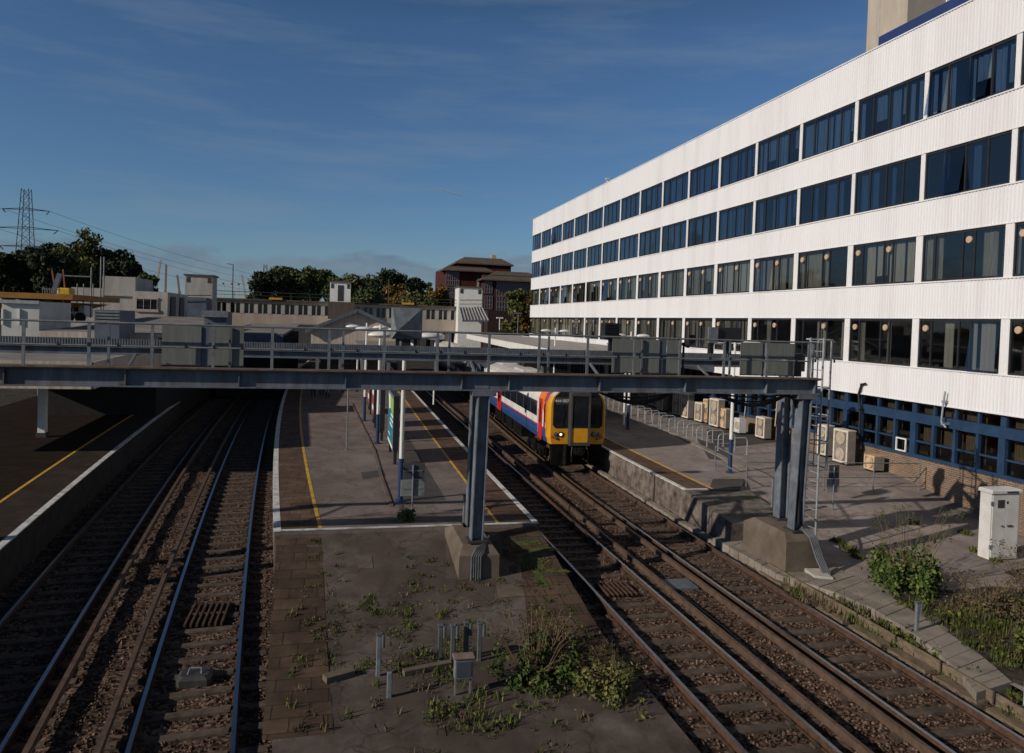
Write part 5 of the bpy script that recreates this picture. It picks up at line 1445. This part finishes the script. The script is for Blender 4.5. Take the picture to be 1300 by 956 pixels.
for (px0, px1, py0, py1, y, nc, nr) in ((566,583,344,362,YK,6,3),(566,582,365,378,YK,6,2),(615,625,357,372,YK-4,3,3),(615,625,376,392,YK-4,3,3),(630,672,357,375,YK-4,12,3),(630,672,378,396,YK-4,12,3)):
    A, B = pz(px0, py1, y), pz(px1, py0, y)
    q = MB(); q.box(A.x, B.x, y-.06, y, A.z, B.z); w_ = q.build('window', tglass, o)
    q = MB()
    for k in range(nc+1): x = A.x+(B.x-A.x)*k/nc; q.box(x-.07, x+.07, y-.14, y-.06, A.z, B.z)
    for k in range(nr+1): z = A.z+(B.z-A.z)*k/nr; q.box(A.x, B.x, y-.13, y-.062, z-.07, z+.07)
    q.build('frame', fr_m, w_)
q = MB(); p = pz(627, 325, YK+8); q.box(p.x-.6, p.x+.6, YK+8, YK+9, p.z-2.2, p.z+.3); q.build('chimney', conc_t, o)
q = MB(); A = pz(607, 357, YK); q.box(A.x-.25, A.x+.25, YK-.2, YK-.02, A.z-6, A.z+.6); q.build('downpipe', conc_l, o)
# dark wall and arch below it
o, a, b_ = bld('retaining_wall', 'dark brick wall between the lift tower and the white office', 'wall', 618, 396, 676, 440, 120, 3, mat('dark_brick', (.03,.014,.012), .9, var=.3))
for k, (px, py) in enumerate(((634.5,404),(658,398))):
    p = ony(px, py, 100); q = MB(); q.tube([(p.x,100,.9),(p.x,100,p.z)], .07, 6); q.cbox(p.x-.5, p.x+.5, 99.9, 100.1, p.z-.05, p.z+.12, .03)
    tag(q.build('street_lamp', lampw_m if k == 0 else galv_d), 'pale street lamp in front of the dark brick wall' if k == 0 else 'grey street lamp right of the pale one by the dark brick wall', 'street lamp')

# ------------------------------------------------------------------ people far down the platform
def person(x, y, label, coat, step=0.):
    j = {'hip':(0,0,.95),'chest':(0,0,1.3),'neck':(0,0,1.48),'head':(0,-.02,1.66),'ls':(-.18,0,1.4),'rs':(.18,0,1.4),'le':(-.24,.03,1.14),'re':(.24,.03,1.14),'lh':(-.23,-.06,.88),'rh':(.23,-.06,.88),
         'lk':(-.1,-.03-step*.1,.5),'rk':(.1,-.03+step*.1,.5),'lf':(-.1,step*.2,.07),'rf':(.1,-step*.2,.07),'lt':(-.1,-.16+step*.2,.04),'rt':(.1,-.16-step*.2,.04)}
    rad = {'hip':.15,'chest':.17,'neck':.06,'head':.1,'ls':.08,'rs':.08,'le':.05,'re':.05,'lh':.035,'rh':.035,'lk':.065,'rk':.065,'lf':.05,'rf':.05,'lt':.035,'rt':.035}
    ed = [('hip','chest'),('chest','neck'),('neck','head'),('chest','ls'),('ls','le'),('le','lh'),('chest','rs'),('rs','re'),('re','rh'),('hip','lk'),('lk','lf'),('lf','lt'),('hip','rk'),('rk','rf'),('rf','rt')]
    ks = list(j); me = bpy.data.meshes.new('person'); me.from_pydata([j[k] for k in ks], [(ks.index(a), ks.index(b_)) for a, b_ in ed], [])
    ob = bpy.data.objects.new('person', me); COL.objects.link(ob)
    md = ob.modifiers.new('s', 'SKIN'); sk = me.skin_vertices[0].data
    for k, v in zip(ks, sk): v.radius = (rad[k],)*2
    sk[0].use_root = True
    ob.modifiers.new('u', 'SUBSURF').levels = 1
    dg = bpy.context.evaluated_depsgraph_get(); m2 = bpy.data.meshes.new_from_object(ob.evaluated_get(dg))
    m2.materials.clear()
    for mm in (coat, skin_m, hair_m, coat_a): m2.materials.append(mm)
    for p in m2.polygons:
        c = p.center; p.use_smooth = True
        p.material_index = 2 if (c.z > 1.68 or (c.z > 1.58 and c.y > .03)) else 1 if (c.z > 1.5 or (c.z < .93 and abs(c.x) > .19)) else (3 if c.z < .9 else 0)
    ob.modifiers.clear(); ob.data = m2; ob.location = (x, y, PZ)
    tag(ob, label, 'person', 'people standing far down the island platform')
person(-1.6, 54, 'person in a dark coat, leftmost of the far group under the canopy', coat_a)
person(-1.05, 55, 'person in a purple top in the middle of the far group under the canopy', coat_c, .5)
person(-.6, 53.5, 'person in a red top beside the pale canopy column', coat_b)

# ------------------------------------------------------------------ trees
def leafquad(mb, c, s, r_):
    n = Vector((r_.gauss(0,1), r_.gauss(0,1), r_.gauss(0,.8)+.3)).normalized(); u = n.orthogonal().normalized()
    a = r_.uniform(0, 6.28); v = n.cross(u); u2 = u*math.cos(a)+v*math.sin(a); v2 = n.cross(u2)
    mb.face([c-u2*s, c+v2*s*.55, c+u2*s, c-v2*s*.55])
def tree(label, x, y, zb, h, rx, rz, m_, n=2600, leaf=.35, conif=False, seed=0, group='trees behind the station', lobes=9):
    r_ = random.Random(seed+int(x*7+y)); o = thing('tree', label, 'tree', (x, y, zb), group=group)
    q = MB(); top = zb+h*.75
    q.tube([(x,y,zb),(x+.1,y,zb+h*.3),(x-.1,y,zb+h*.55),(x,y,top)], [h*.028,h*.022,h*.015,h*.006], 7)
    L = []
    for k in range(lobes):
        t_ = (k+.5)/lobes
        if conif: rr = rx*(1-t_)*.8+.4; c = Vector((x+r_.uniform(-.4,.4)*rr, y+r_.uniform(-.4,.4)*rr, zb+h*(.2+.75*t_)))
        else:
            a = r_.uniform(0, 6.28); d = rx*.62*math.sqrt(r_.random()); c = Vector((x+d*math.cos(a), y+d*math.sin(a), zb+h-rz+r_.uniform(-.65,.62)*rz)); rr = rx*r_.uniform(.32,.52)
        L.append((c, rr))
        q.tube([(x,y,zb+h*r_.uniform(.3,.5)), tuple((Vector((x,y,c.z))+c)/2-Vector((0,0,.1*h))), tuple(c)], [h*.011,h*.007,h*.003], 5)
    q.build('trunk', bark_m, o)
    f = MB(); tot = sum(rr**2 for _, rr in L)
    for c, rr in L:
        for k in range(int(n*rr**2/tot)):
            d = Vector((r_.gauss(0,1), r_.gauss(0,1), r_.gauss(0,1))).normalized()
            rad = rr*(r_.random()**.38)*(1+.25*mnoise.noise(d*2.3+c))
            p = c+Vector((d.x, d.y, d.z*.85))*rad
            leafquad(f, p, leaf*r_.uniform(.6,1.5), r_)
    f.build('crown', m_, o)
    return o
def treepx(label, px, pyt, pyb, y, wpx, m_, **k):
    """tree whose top, foot and half width are sized for distance y"""
    t_, b_, e = ony(px, pyt, y), ony(px, pyb, y), ony(px+wpx, pyt, y)
    h = t_.z+.5; rx = abs(e.x-t_.x)*1.08; k['n'] = int(k['n']*1.9); k['leaf'] *= .72; k.setdefault('lobes', 14)
    return tree(label, t_.x, y, -.4, h+.4, rx, min(h*.52, max((t_.z-b_.z)*.5+1.0, rx*.62)), m_, **k)
YT = 112
treepx('dark pine at the far left edge behind the white shed', 8, 316, 380, YT, 34, leaf_dark, n=3000, leaf=.4, seed=1)
treepx('dark broad pine left of the tall thin-topped tree', 48, 305, 380, YT+3, 34, leaf_dark, n=3600, leaf=.4, seed=2)
treepx('tall tree with a thin feathery olive top in the left clump', 105, 293, 375, YT, 42, leaf_oli, n=3300, leaf=.34, seed=3)
treepx('thin feathery crown rising above the left clump', 112, 289, 325, 114, 20, leaf_oli, n=420, leaf=.3, seed=33)
treepx('dark rounded tree below the feathery top', 75, 318, 380, YT-4, 36, leaf_dark, n=3400, leaf=.4, seed=31)
treepx('dark pine behind the concrete building', 140, 318, 375, YT+2, 34, leaf_dark, n=3200, leaf=.4, seed=4)
treepx('right hand dark pine of the left clump, sloping away', 168, 330, 378, YT, 22, leaf_dark, n=2200, leaf=.38, seed=5)
treepx('small bush-like tree at the right end of the left clump', 188, 346, 380, YT-3, 16, leaf_mid, n=1400, leaf=.34, seed=6)
YT = 170
treepx('dark round tree right of the white dock frame', 338, 342, 384, YT, 22, leaf_dark, n=2300, leaf=.5, seed=7)
treepx('broad green tree above the left footbridge windows', 372, 343, 384, YT+4, 30, leaf_mid, n=3000, leaf=.5, seed=8)
treepx('olive topped tree left of the small white lift tower', 400, 339, 384, YT+8, 28, leaf_oli, n=2800, leaf=.5, seed=9)
treepx('green tree right behind the small white lift tower', 428, 350, 390, YT+4, 24, leaf_mid, n=2200, leaf=.5, seed=10)
treepx('hazy olive tree right of the small white lift tower', 458, 351, 392, YT+20, 26, leaf_oli, n=2200, leaf=.5, seed=12)
treepx('tall dark tree in the middle of the right clump', 494, 343, 392, YT, 26, leaf_dark, n=2700, leaf=.5, seed=13)
treepx('orange autumn tree in front of the tall dark tree', 503, 358, 396, YT-12, 18, leaf_aut, n=1500, leaf=.45, seed=14)
treepx('dark tree right of the orange one', 530, 352, 396, YT, 18, leaf_dark, n=1700, leaf=.5, seed=15)
treepx('slim poplar standing above the right clump', 546, 345, 392, YT+15, 7, leaf_mid, n=1000, leaf=.45, seed=16)
treepx('yellow green tree left of the red brick building', 555, 362, 398, YT-14, 16, leaf_aut, n=1500, leaf=.45, seed=17)
treepx('low green tree above the right footbridge windows', 470, 368, 396, YT-20, 26, leaf_mid, n=1800, leaf=.45, seed=18)
treepx('low olive tree behind the footbridge roof rail', 532, 374, 400, YT-25, 24, leaf_oli, n=1700, leaf=.45, seed=19)
treepx('green and orange tree between the brick building and the white office', 655, 366, 415, 108, 17, leaf_oli, n=2200, leaf=.34, seed=20)
treepx('orange autumn tree against the end of the white office', 668, 362, 415, 112, 12, leaf_aut, n=1500, leaf=.34, seed=21)
# far wooded rise closing the horizon
q = MB(); n = 120
for k in range(n):
    x = -700+1400*k/n; h0 = 9+5*mnoise.noise((k*.13, 0, 0))+2*mnoise.noise((k*.6, 1, 0))
    q.hexa([(x,620,-1),(x+12.2,620,-1),(x+12.2,700,-1),(x,700,-1)], [(x,640,max(4,h0)),(x+12.2,640,max(4,h0+rng.uniform(-1,1))),(x+12.2,690,h0+2),(x,690,h0+2)])
tag(q.build('far_woodland', leaf_dark), 'low dark line of distant trees along the horizon', 'woodland', kind='stuff')

# ------------------------------------------------------------------ pylon, cranes, dock frame
def lattice(o, x, y, zb, h, wb, wt, arms):
    q = MB(); cs = lambda t_: (wb*(1-t_)+wt*t_)/2
    for sx in (-1,1):
        for sy in (-1,1): q.tube([(x+sx*cs(0),y+sy*cs(0),zb),(x+sx*cs(1),y+sy*cs(1),zb+h)], .16, 4)
    n = 12
    for k in range(n):
        a, b_ = k/n, (k+1)/n
        for s_ in (-1, 1):
            q.tube([(x-cs(a),y+s_*cs(a),zb+h*a),(x+cs(b_),y+s_*cs(b_),zb+h*b_)], .08, 4); q.tube([(x+cs(a),y+s_*cs(a),zb+h*a),(x-cs(b_),y+s_*cs(b_),zb+h*b_)], .08, 4)
    q.build('mast', tg, o)
    for z, L in arms:
        q = MB(); q.tube([(x-L,y,z-.8),(x,y,z)], .14, 4); q.tube([(x,y,z),(x+L,y,z-.8)], .14, 4); q.tube([(x-L,y,z-.8),(x+L,y,z-.8)], .1, 4)
        for s_ in (-1, 1): q.tube([(x+s_*L,y,z-.8),(x+s_*L*.86,y,z-2.2)], .2, 4)
        q.build('cross_arm', tg, o)
YP = 330
pt, pb = ony(33.5, 240, YP), ony(31, 372, YP)
o = thing('pylon', 'tall grey lattice electricity pylon behind the dark trees at the left', 'pylon', (pb.x, YP, 0))
lattice(o, pt.x, YP, 0, pt.z, 7.5, 2.6, [(ony(33,264,YP).z, 8.3),(ony(33,288,YP).z, 11.5),(ony(33,311,YP).z, 9.0)])
def sagline(a, b_, sag):
    return [tuple(Vector(a).lerp(Vector(b_), k/16)-Vector((0,0,sag*4*(k/16)*(1-k/16)))) for k in range(17)]
q = MB()
for z, L in ((264,8.3),(288,11.5)):
    zz = ony(33,z,YP).z-.8
    q.tube(sagline((pt.x+L,YP,zz),(pt.x+150,YP+330,zz-12), 9), .055, 4); q.tube(sagline((pt.x-L,YP,zz),(pt.x+130,YP+330,zz-12), 9), .055, 4)
    q.tube(sagline((pt.x-L,YP,zz),(pt.x-120,YP-60,zz), 6), .055, 4)
tag(q.build('power_line', tg), 'thin power lines sagging from the pylon across the sky', 'power line')
p2 = ony(337, 336, 620); o = thing('pylon', 'small distant lattice pylon above the tree right of the dock frame', 'pylon', (p2.x, 620, 0))
lattice(o, p2.x, 620, 0, p2.z, 7, 2.2, [(ony(337,345,620).z, 7)])
def crane(label, x0, y0, x1, y1, m_, D=800):
    a, b_ = ony(x0, y0, D), ony(x1, y1, D)
    o = thing('dock_crane', label, 'crane', (a.x, D, 0), group='dock cranes far away')
    q = MB(); q.bar((a.x,D,a.z),(b_.x,D,b_.z),1.6,1.6); q.build('jib', m_, o)
    q = MB(); q.bar((a.x-1.5,D,0),(a.x,D,a.z+2),2.2,2.2); q.bar((a.x+4,D,0),(a.x,D,a.z),1.5,1.5); q.build('tower', m_, o)
cr_w = mat('crane_cream', (.45,.38,.27), .6, var=.1); cr_r = mat('crane_red', (.3,.14,.12), .6, var=.1); cr_b = mat('crane_grey', (.3,.33,.38), .6, var=.1)
crane('cream leaning dock crane right of the dark trees', 197, 372, 204, 330, cr_w)
crane('thin red dock crane beside the cream one', 210, 372, 211, 336, cr_r)
crane('faint pinkish crane left of the pale lift tower', 228, 372, 225, 349, cr_r)
crane('pale leaning crane, left of three by the dock frame', 312, 376, 307, 349, cr_w)
crane('pale grey crane, middle of three by the dock frame', 319, 376, 315, 353, cr_b)
crane('red crane, right of three by the dock frame', 326, 372, 321, 350, cr_r)
a, b_ = ony(282, 382, 500), ony(304, 360, 500)
q = MB()
for x in (a.x, (a.x+b_.x)/2, b_.x-1): q.box(x, x+1.0, 500, 501, 0, b_.z)
q.box(a.x, b_.x, 500, 501, b_.z-1, b_.z)
tag(q.build('dock_portal', mat('dock_white', (.6,.62,.64), .6, var=.1)), 'white square portal frame beyond the footbridge', 'dock frame')
p = ony(296, 336, 140); q = MB(); q.tube([(p.x,140,0),(p.x,140,p.z)], .09, 6); q.bar((p.x,140,p.z),(p.x-1.0,140,p.z+.12),.2,.1)
tag(q.build('street_lamp', tg), 'tall dark street lamp in front of the white dock frame', 'street lamp')
p = ony(432.5, 350, 92); q = MB(); q.tube([(ony(494,350,92).x,92,8.3),(ony(494,350,92).x,92,ony(494,354,92).z)], .06, 6)
tag(q.build('mast', tg), 'thin mast on the footbridge roof near the orange tree', 'mast')

a, b_ = ony(534, 232.5, 3200), ony(592, 250.5, 3200)
q = MB(); q.tube([a, a.lerp(b_, .3), a.lerp(b_, .7), b_], [.3, 1.2, 2.2, .4], 8)
tag(q.build('contrail', mat('contrail_white', (.55,.6,.66), 1., var=.1, scale=.01)), 'short thin white contrail in the blue sky', 'contrail')

# ------------------------------------------------------------------ weeds, grass, bushes
def blades(mb, x, y, z, n, r, h, r_, wd=.012):
    for k in range(n):
        a = r_.uniform(0, 6.28); d = r*math.sqrt(r_.random()); px, py = x+d*math.cos(a), y+d*math.sin(a)
        hh = h*r_.uniform(.4, 1.1); la = r_.uniform(0, 6.28); lean = hh*r_.uniform(.1,.7)
        u = Vector((math.cos(la+PI/2), math.sin(la+PI/2), 0))*wd*r_.uniform(.6,1.5); t_ = Vector((math.cos(la)*lean, math.sin(la)*lean, hh))
        b_ = Vector((px, py, z)); m1 = b_+t_*.5+Vector((0,0,hh*.12))
        i = [mb.vert(b_-u), mb.vert(b_+u), mb.vert(m1+u*.8), mb.vert(m1-u*.8), mb.vert(b_+t_)]
        mb.fi((i[0], i[1], i[2], i[3])); mb.fi((i[3], i[2], i[4]))
def leaves(mb, x, y, z, n, r, h, r_, s=.05):
    for k in range(n):
        d = Vector((r_.gauss(0,.42), r_.gauss(0,.42), 0))
        zz = abs(r_.gauss(0,.45))*h*max(.2, 1-d.length*.6)
        leafquad(mb, Vector((x+d.x*r, y+d.y*r, z+zz+.02)), s*r_.uniform(.6,1.5), r_)
gr = random.Random(3)
g1, g2, mo = MB(), MB(), MB()
# tufts on the ramp (picture positions give the spots; each stands on the ramp surface)
spots = [(398,690,.12,.12,60),(400,705,.1,.12,60),(404,738,.2,.14,80),(402,760,.25,.2,150),(412,786,.25,.22,160),(475,775,.3,.25,260),(490,785,.3,.2,200),(510,790,.3,.2,200),(455,796,.25,.14,100),(535,765,.3,.2,160),(540,740,.2,.2,120),(545,715,.12,.15,60),(590,742,.12,.25,100),(592,700,.2,.1,50),(650,705,.25,.1,80),(665,690,.3,.12,140),(670,710,.35,.1,160),(690,697,.25,.08,100),(684,722,.25,.12,140),(692,742,.2,.14,100),(695,725,.3,.08,120),(720,725,.25,.06,80),(640,742,.2,.08,80),(662,738,.15,.1,60),(575,778,.2,.25,120),(582,820,.3,.3,220),(560,835,.35,.25,200),(530,832,.4,.2,200),(505,842,.4,.2,160),(450,850,.4,.16,140),(425,852,.3,.12,90),(620,700,.15,.1,60),(700,790,.25,.15,110),(714,780,.2,.12,80),(640,765,.2,.1,60),(405,822,.3,.25,120),(420,800,.25,.25,100)]
for (px, py, r, h, n) in spots:
    p = onramp(px, py)
    for e in range(5):
        x, y = p.x+gr.gauss(0, r*.9), p.y+gr.gauss(0, r*1.3); q_ = gr.uniform(.2, 1.)
        if not (il(y)+.02 < x < 5.7 and y < 20.4): continue
        blades(g1 if gr.random() < .6 else g2, x, y, rz_(x,y), int(n*.16*q_)+2, r*.6*q_, h*.55*q_, gr, .007)
        leaves(g1, x, y, rz_(x,y), int(n*.22*q_), r*.7, h*.2, gr, .02)
for k in range(150):
    px, py = gr.uniform(360, 780), gr.uniform(700, 930); p = onramp(px, py)
    if il(p.y)+.05 < p.x < 5.65: blades(g1 if gr.random() < .6 else g2, p.x, p.y, p.z, gr.randint(4, 16), .12, gr.uniform(.05,.18), gr)
# overgrown near end of the ramp
for k in range(420):
    x, y = gr.uniform(.2, 5.6), gr.uniform(9.5, 14.6)
    dens = mnoise.noise((x*.8, y*.8, 5))
    if dens < .08: continue
    blades(g1 if gr.random() < .4 else g2, x, y, rz_(x,y), 12, .25, gr.uniform(.06,.2), gr, .007)
    if gr.random() < .5: leaves(g1, x, y, rz_(x,y), 10, .2, .2, gr, .04)
# right-hand corner, grass between rails and trough and in front of the cabinet
for k in range(1300):
    x, y = gr.uniform(12.0, 20.5), gr.uniform(8, 18.4)
    left = 12.05 if y < 15 else 12.2
    trough_r = 13.5 if y > 13.5 else 13.2
    in_strip = x < 12.72 and 9 < y < 15.4
    in_corner = x > trough_r+.1 and y < 15.4 - (x-13.5)*.0 and mnoise.noise((x*.6, y*.6, 1)) > -.25
    if not (in_strip or in_corner): continue
    z = -.12 if in_strip else yz(x, y)
    mbx = g1 if gr.random() < (.75 if in_strip else .3+.5*(mnoise.noise((x*.9,y*.9,9))>.1)) else g2
    blades(mbx, x, y, z, 22, .2, gr.uniform(.08,.26) if in_corner else gr.uniform(.07,.2), gr, .008)
    if gr.random() < (.9 if in_strip and y < 14.6 else .3): leaves(g1, x, y, z, 16, .22, .25, gr, .045)
for (px, py) in ((1063,688),(1075,697),(1090,708),(1080,700),(1240,700),(1262,712),(1285,700),(1225,678),(1160,665)):
    p = onyard(px, py); blades(g1, p.x, p.y, p.z, 90, .22, .16, gr); leaves(g1, p.x, p.y, p.z, 40, .22, .12, gr, .035)
for k in range(60):
    px = gr.uniform(1000, 1110); py = 735+(px-1000)*.35+gr.uniform(-8, 24); p = onz(px, py, -.05); blades(g2 if gr.random() < .6 else g1, p.x, p.y, -.08, 14, .18, .2, gr)
tag(g1.build('grass', grass_m), 'green grass and weeds growing through the ramp and beside the rails', 'grass', kind='stuff')
tag(g2.build('dry_grass', dry_m), 'dry brown grass and stalks among the green weeds', 'grass', kind='stuff')
for (px, py, rx, ry) in ((668,690,.45,.12),(690,698,.4,.12),(672,712,.4,.15),(700,726,.5,.08),(686,735,.12,.4),(684,715,.12,.3)):
    p = onramp(px, py); drape(mo, [(p.x-rx,p.y-ry),(p.x+rx,p.y-ry),(p.x+rx*.8,p.y+ry),(p.x-rx*.9,p.y+ry)], .012, rz_, 4)
tag(mo.build('moss', moss_m), 'bright moss patches on the ramp beside the plinth', 'moss', kind='stuff')

def bush(label, x, y, z, r, h, n, m_, stems=14, stalk=0, seed=0, s=.06, cat='bush', name='bush'):
    r_ = random.Random(seed); o = thing(name, label, cat, (x, y, z))
    q = MB(); f = MB(); tips = []
    for k in range(stems):
        a = r_.uniform(0, 6.28); d = r*math.sqrt(r_.random())*.9; tp_ = Vector((x+d*math.cos(a), y+d*math.sin(a), z+h*r_.uniform(.18,1.)*(1-.3*d/r)))
        q.tube([(x+r_.uniform(-.15,.15),y+r_.uniform(-.15,.15),z-.02), tuple(Vector((x,y,z)).lerp(tp_, .5)+Vector((d*.15,0,.1))), tuple(tp_)], [.016,.011,.004], 5); tips.append(tp_)
    for k in range(stalk):
        a = r_.uniform(0, 6.28); d = r*r_.uniform(.1,1.1); b0 = Vector((x+.3*d*math.cos(a), y+.3*d*math.sin(a), z)); tp_ = Vector((x+d*math.cos(a)*1.2, y+d*math.sin(a)*1.2, z+h*r_.uniform(1.05,1.65)))
        q.tube([tuple(b0), tuple(b0.lerp(tp_, .6)+Vector((0,0,.12))), tuple(tp_)], [.01,.007,.004], 4)
        for e in range(26): leafquad(f, tp_+Vector((r_.gauss(0,.03),r_.gauss(0,.03),-r_.random()*.28)), .022*r_.uniform(.6,1.4), r_)
    q.build('stem', stem_m, o)
    for k in range(n):
        c = r_.choice(tips); b0 = Vector((x+(c.x-x)*1.05, y+(c.y-y)*1.05, z+.02)); t_ = r_.random()**.85
        p = b0.lerp(c, t_)+Vector((r_.gauss(0,.11),r_.gauss(0,.11),r_.gauss(0,.09)))*r
        if p.z < z: p.z = z+.03
        leafquad(f, p, s*r_.uniform(.6,1.5), r_)
    f.build('foliage', m_, o); return o
bush('leafy green bush with tall dry seed stalks on the yard right of the ladder', 14.75, 16.5, yz(14.75,16.5), 1.0, 1.35, 3600, bush_l, 34, 30, 1, .06)
bush('low green shrub at the weedy lower end of the ramp, right of the junction box', 3.75, 13.3, 0, .8, .8, 1250, bush_l, 26, 20, 2, .045)
bush('small dark tuft of weeds at the end of the island drain', 1.95, 21.1, PZ, .3, .38, 420, leaf_mid, 14, 2, 3, .045, 'weed', 'weed_clump')
bush('pinkish dry weed clump behind the shrub on the ramp', 4.4, 14.4, .02, .55, .6, 700, dry_m, 18, 8, 4, .035, 'weed', 'weed_clump')
bush('mass of dry brown stalks at the right edge in front of the cabinet', 17.3, 14.7, .03, 1.0, .9, 900, dry_m, 30, 36, 5, .04, 'weed', 'weed_clump')
bush('brown and green weeds between the bush and the marker post', 15.5, 14.6, .03, .8, .6, 1000, dry_m, 24, 26, 6, .04, 'weed', 'weed_clump')
bush('tall pale grass clump at the lower right corner beside the trough', 14.4, 12.3, .03, .55, .75, 900, grass_m, 22, 14, 7, .05, 'weed', 'weed_clump')
bush('dark olive weed hump at the near right edge of the ramp', 5.0, 12.6, 0, .7, .55, 1500, leaf_oli, 18, 4, 8, .04, 'weed', 'weed_clump')
# loose timber and kerbs lying on the ramp
q = MB(); a, b_ = onramp(412, 866), onramp(448, 856); q.bar(a+Vector((0,0,.05)), b_+Vector((0,0,.05)), .2, .12)
tag(q.build('concrete_offcut', conc_m), 'pale length of concrete kerb lying at the lower left of the ramp', 'kerb stone')
q = MB(); a, b_ = onramp(512, 858), onramp(572, 846); q.bar(a+Vector((0,0,.05)), b_+Vector((0,0,.05)), .14, .12)
tag(q.build('concrete_offcut', conc_m), 'long weathered kerb lying left of the junction box', 'kerb stone')
q = MB(); c = onz(975, 700, .1); q.hexa([(12.62,17.3,.05),(13.05,17.1,.05),(13.15,17.75,.05),(12.7,17.85,.05)], [(12.62,17.3,.14),(13.05,17.1,.13),(13.15,17.75,.16),(12.7,17.85,.15)])
tag(q.build('concrete_slab', conc_l), 'loose concrete slab at the foot of the right plinth', 'slab')

for o in list(bpy.data.objects):
    if '_local' in o: del o['_local']
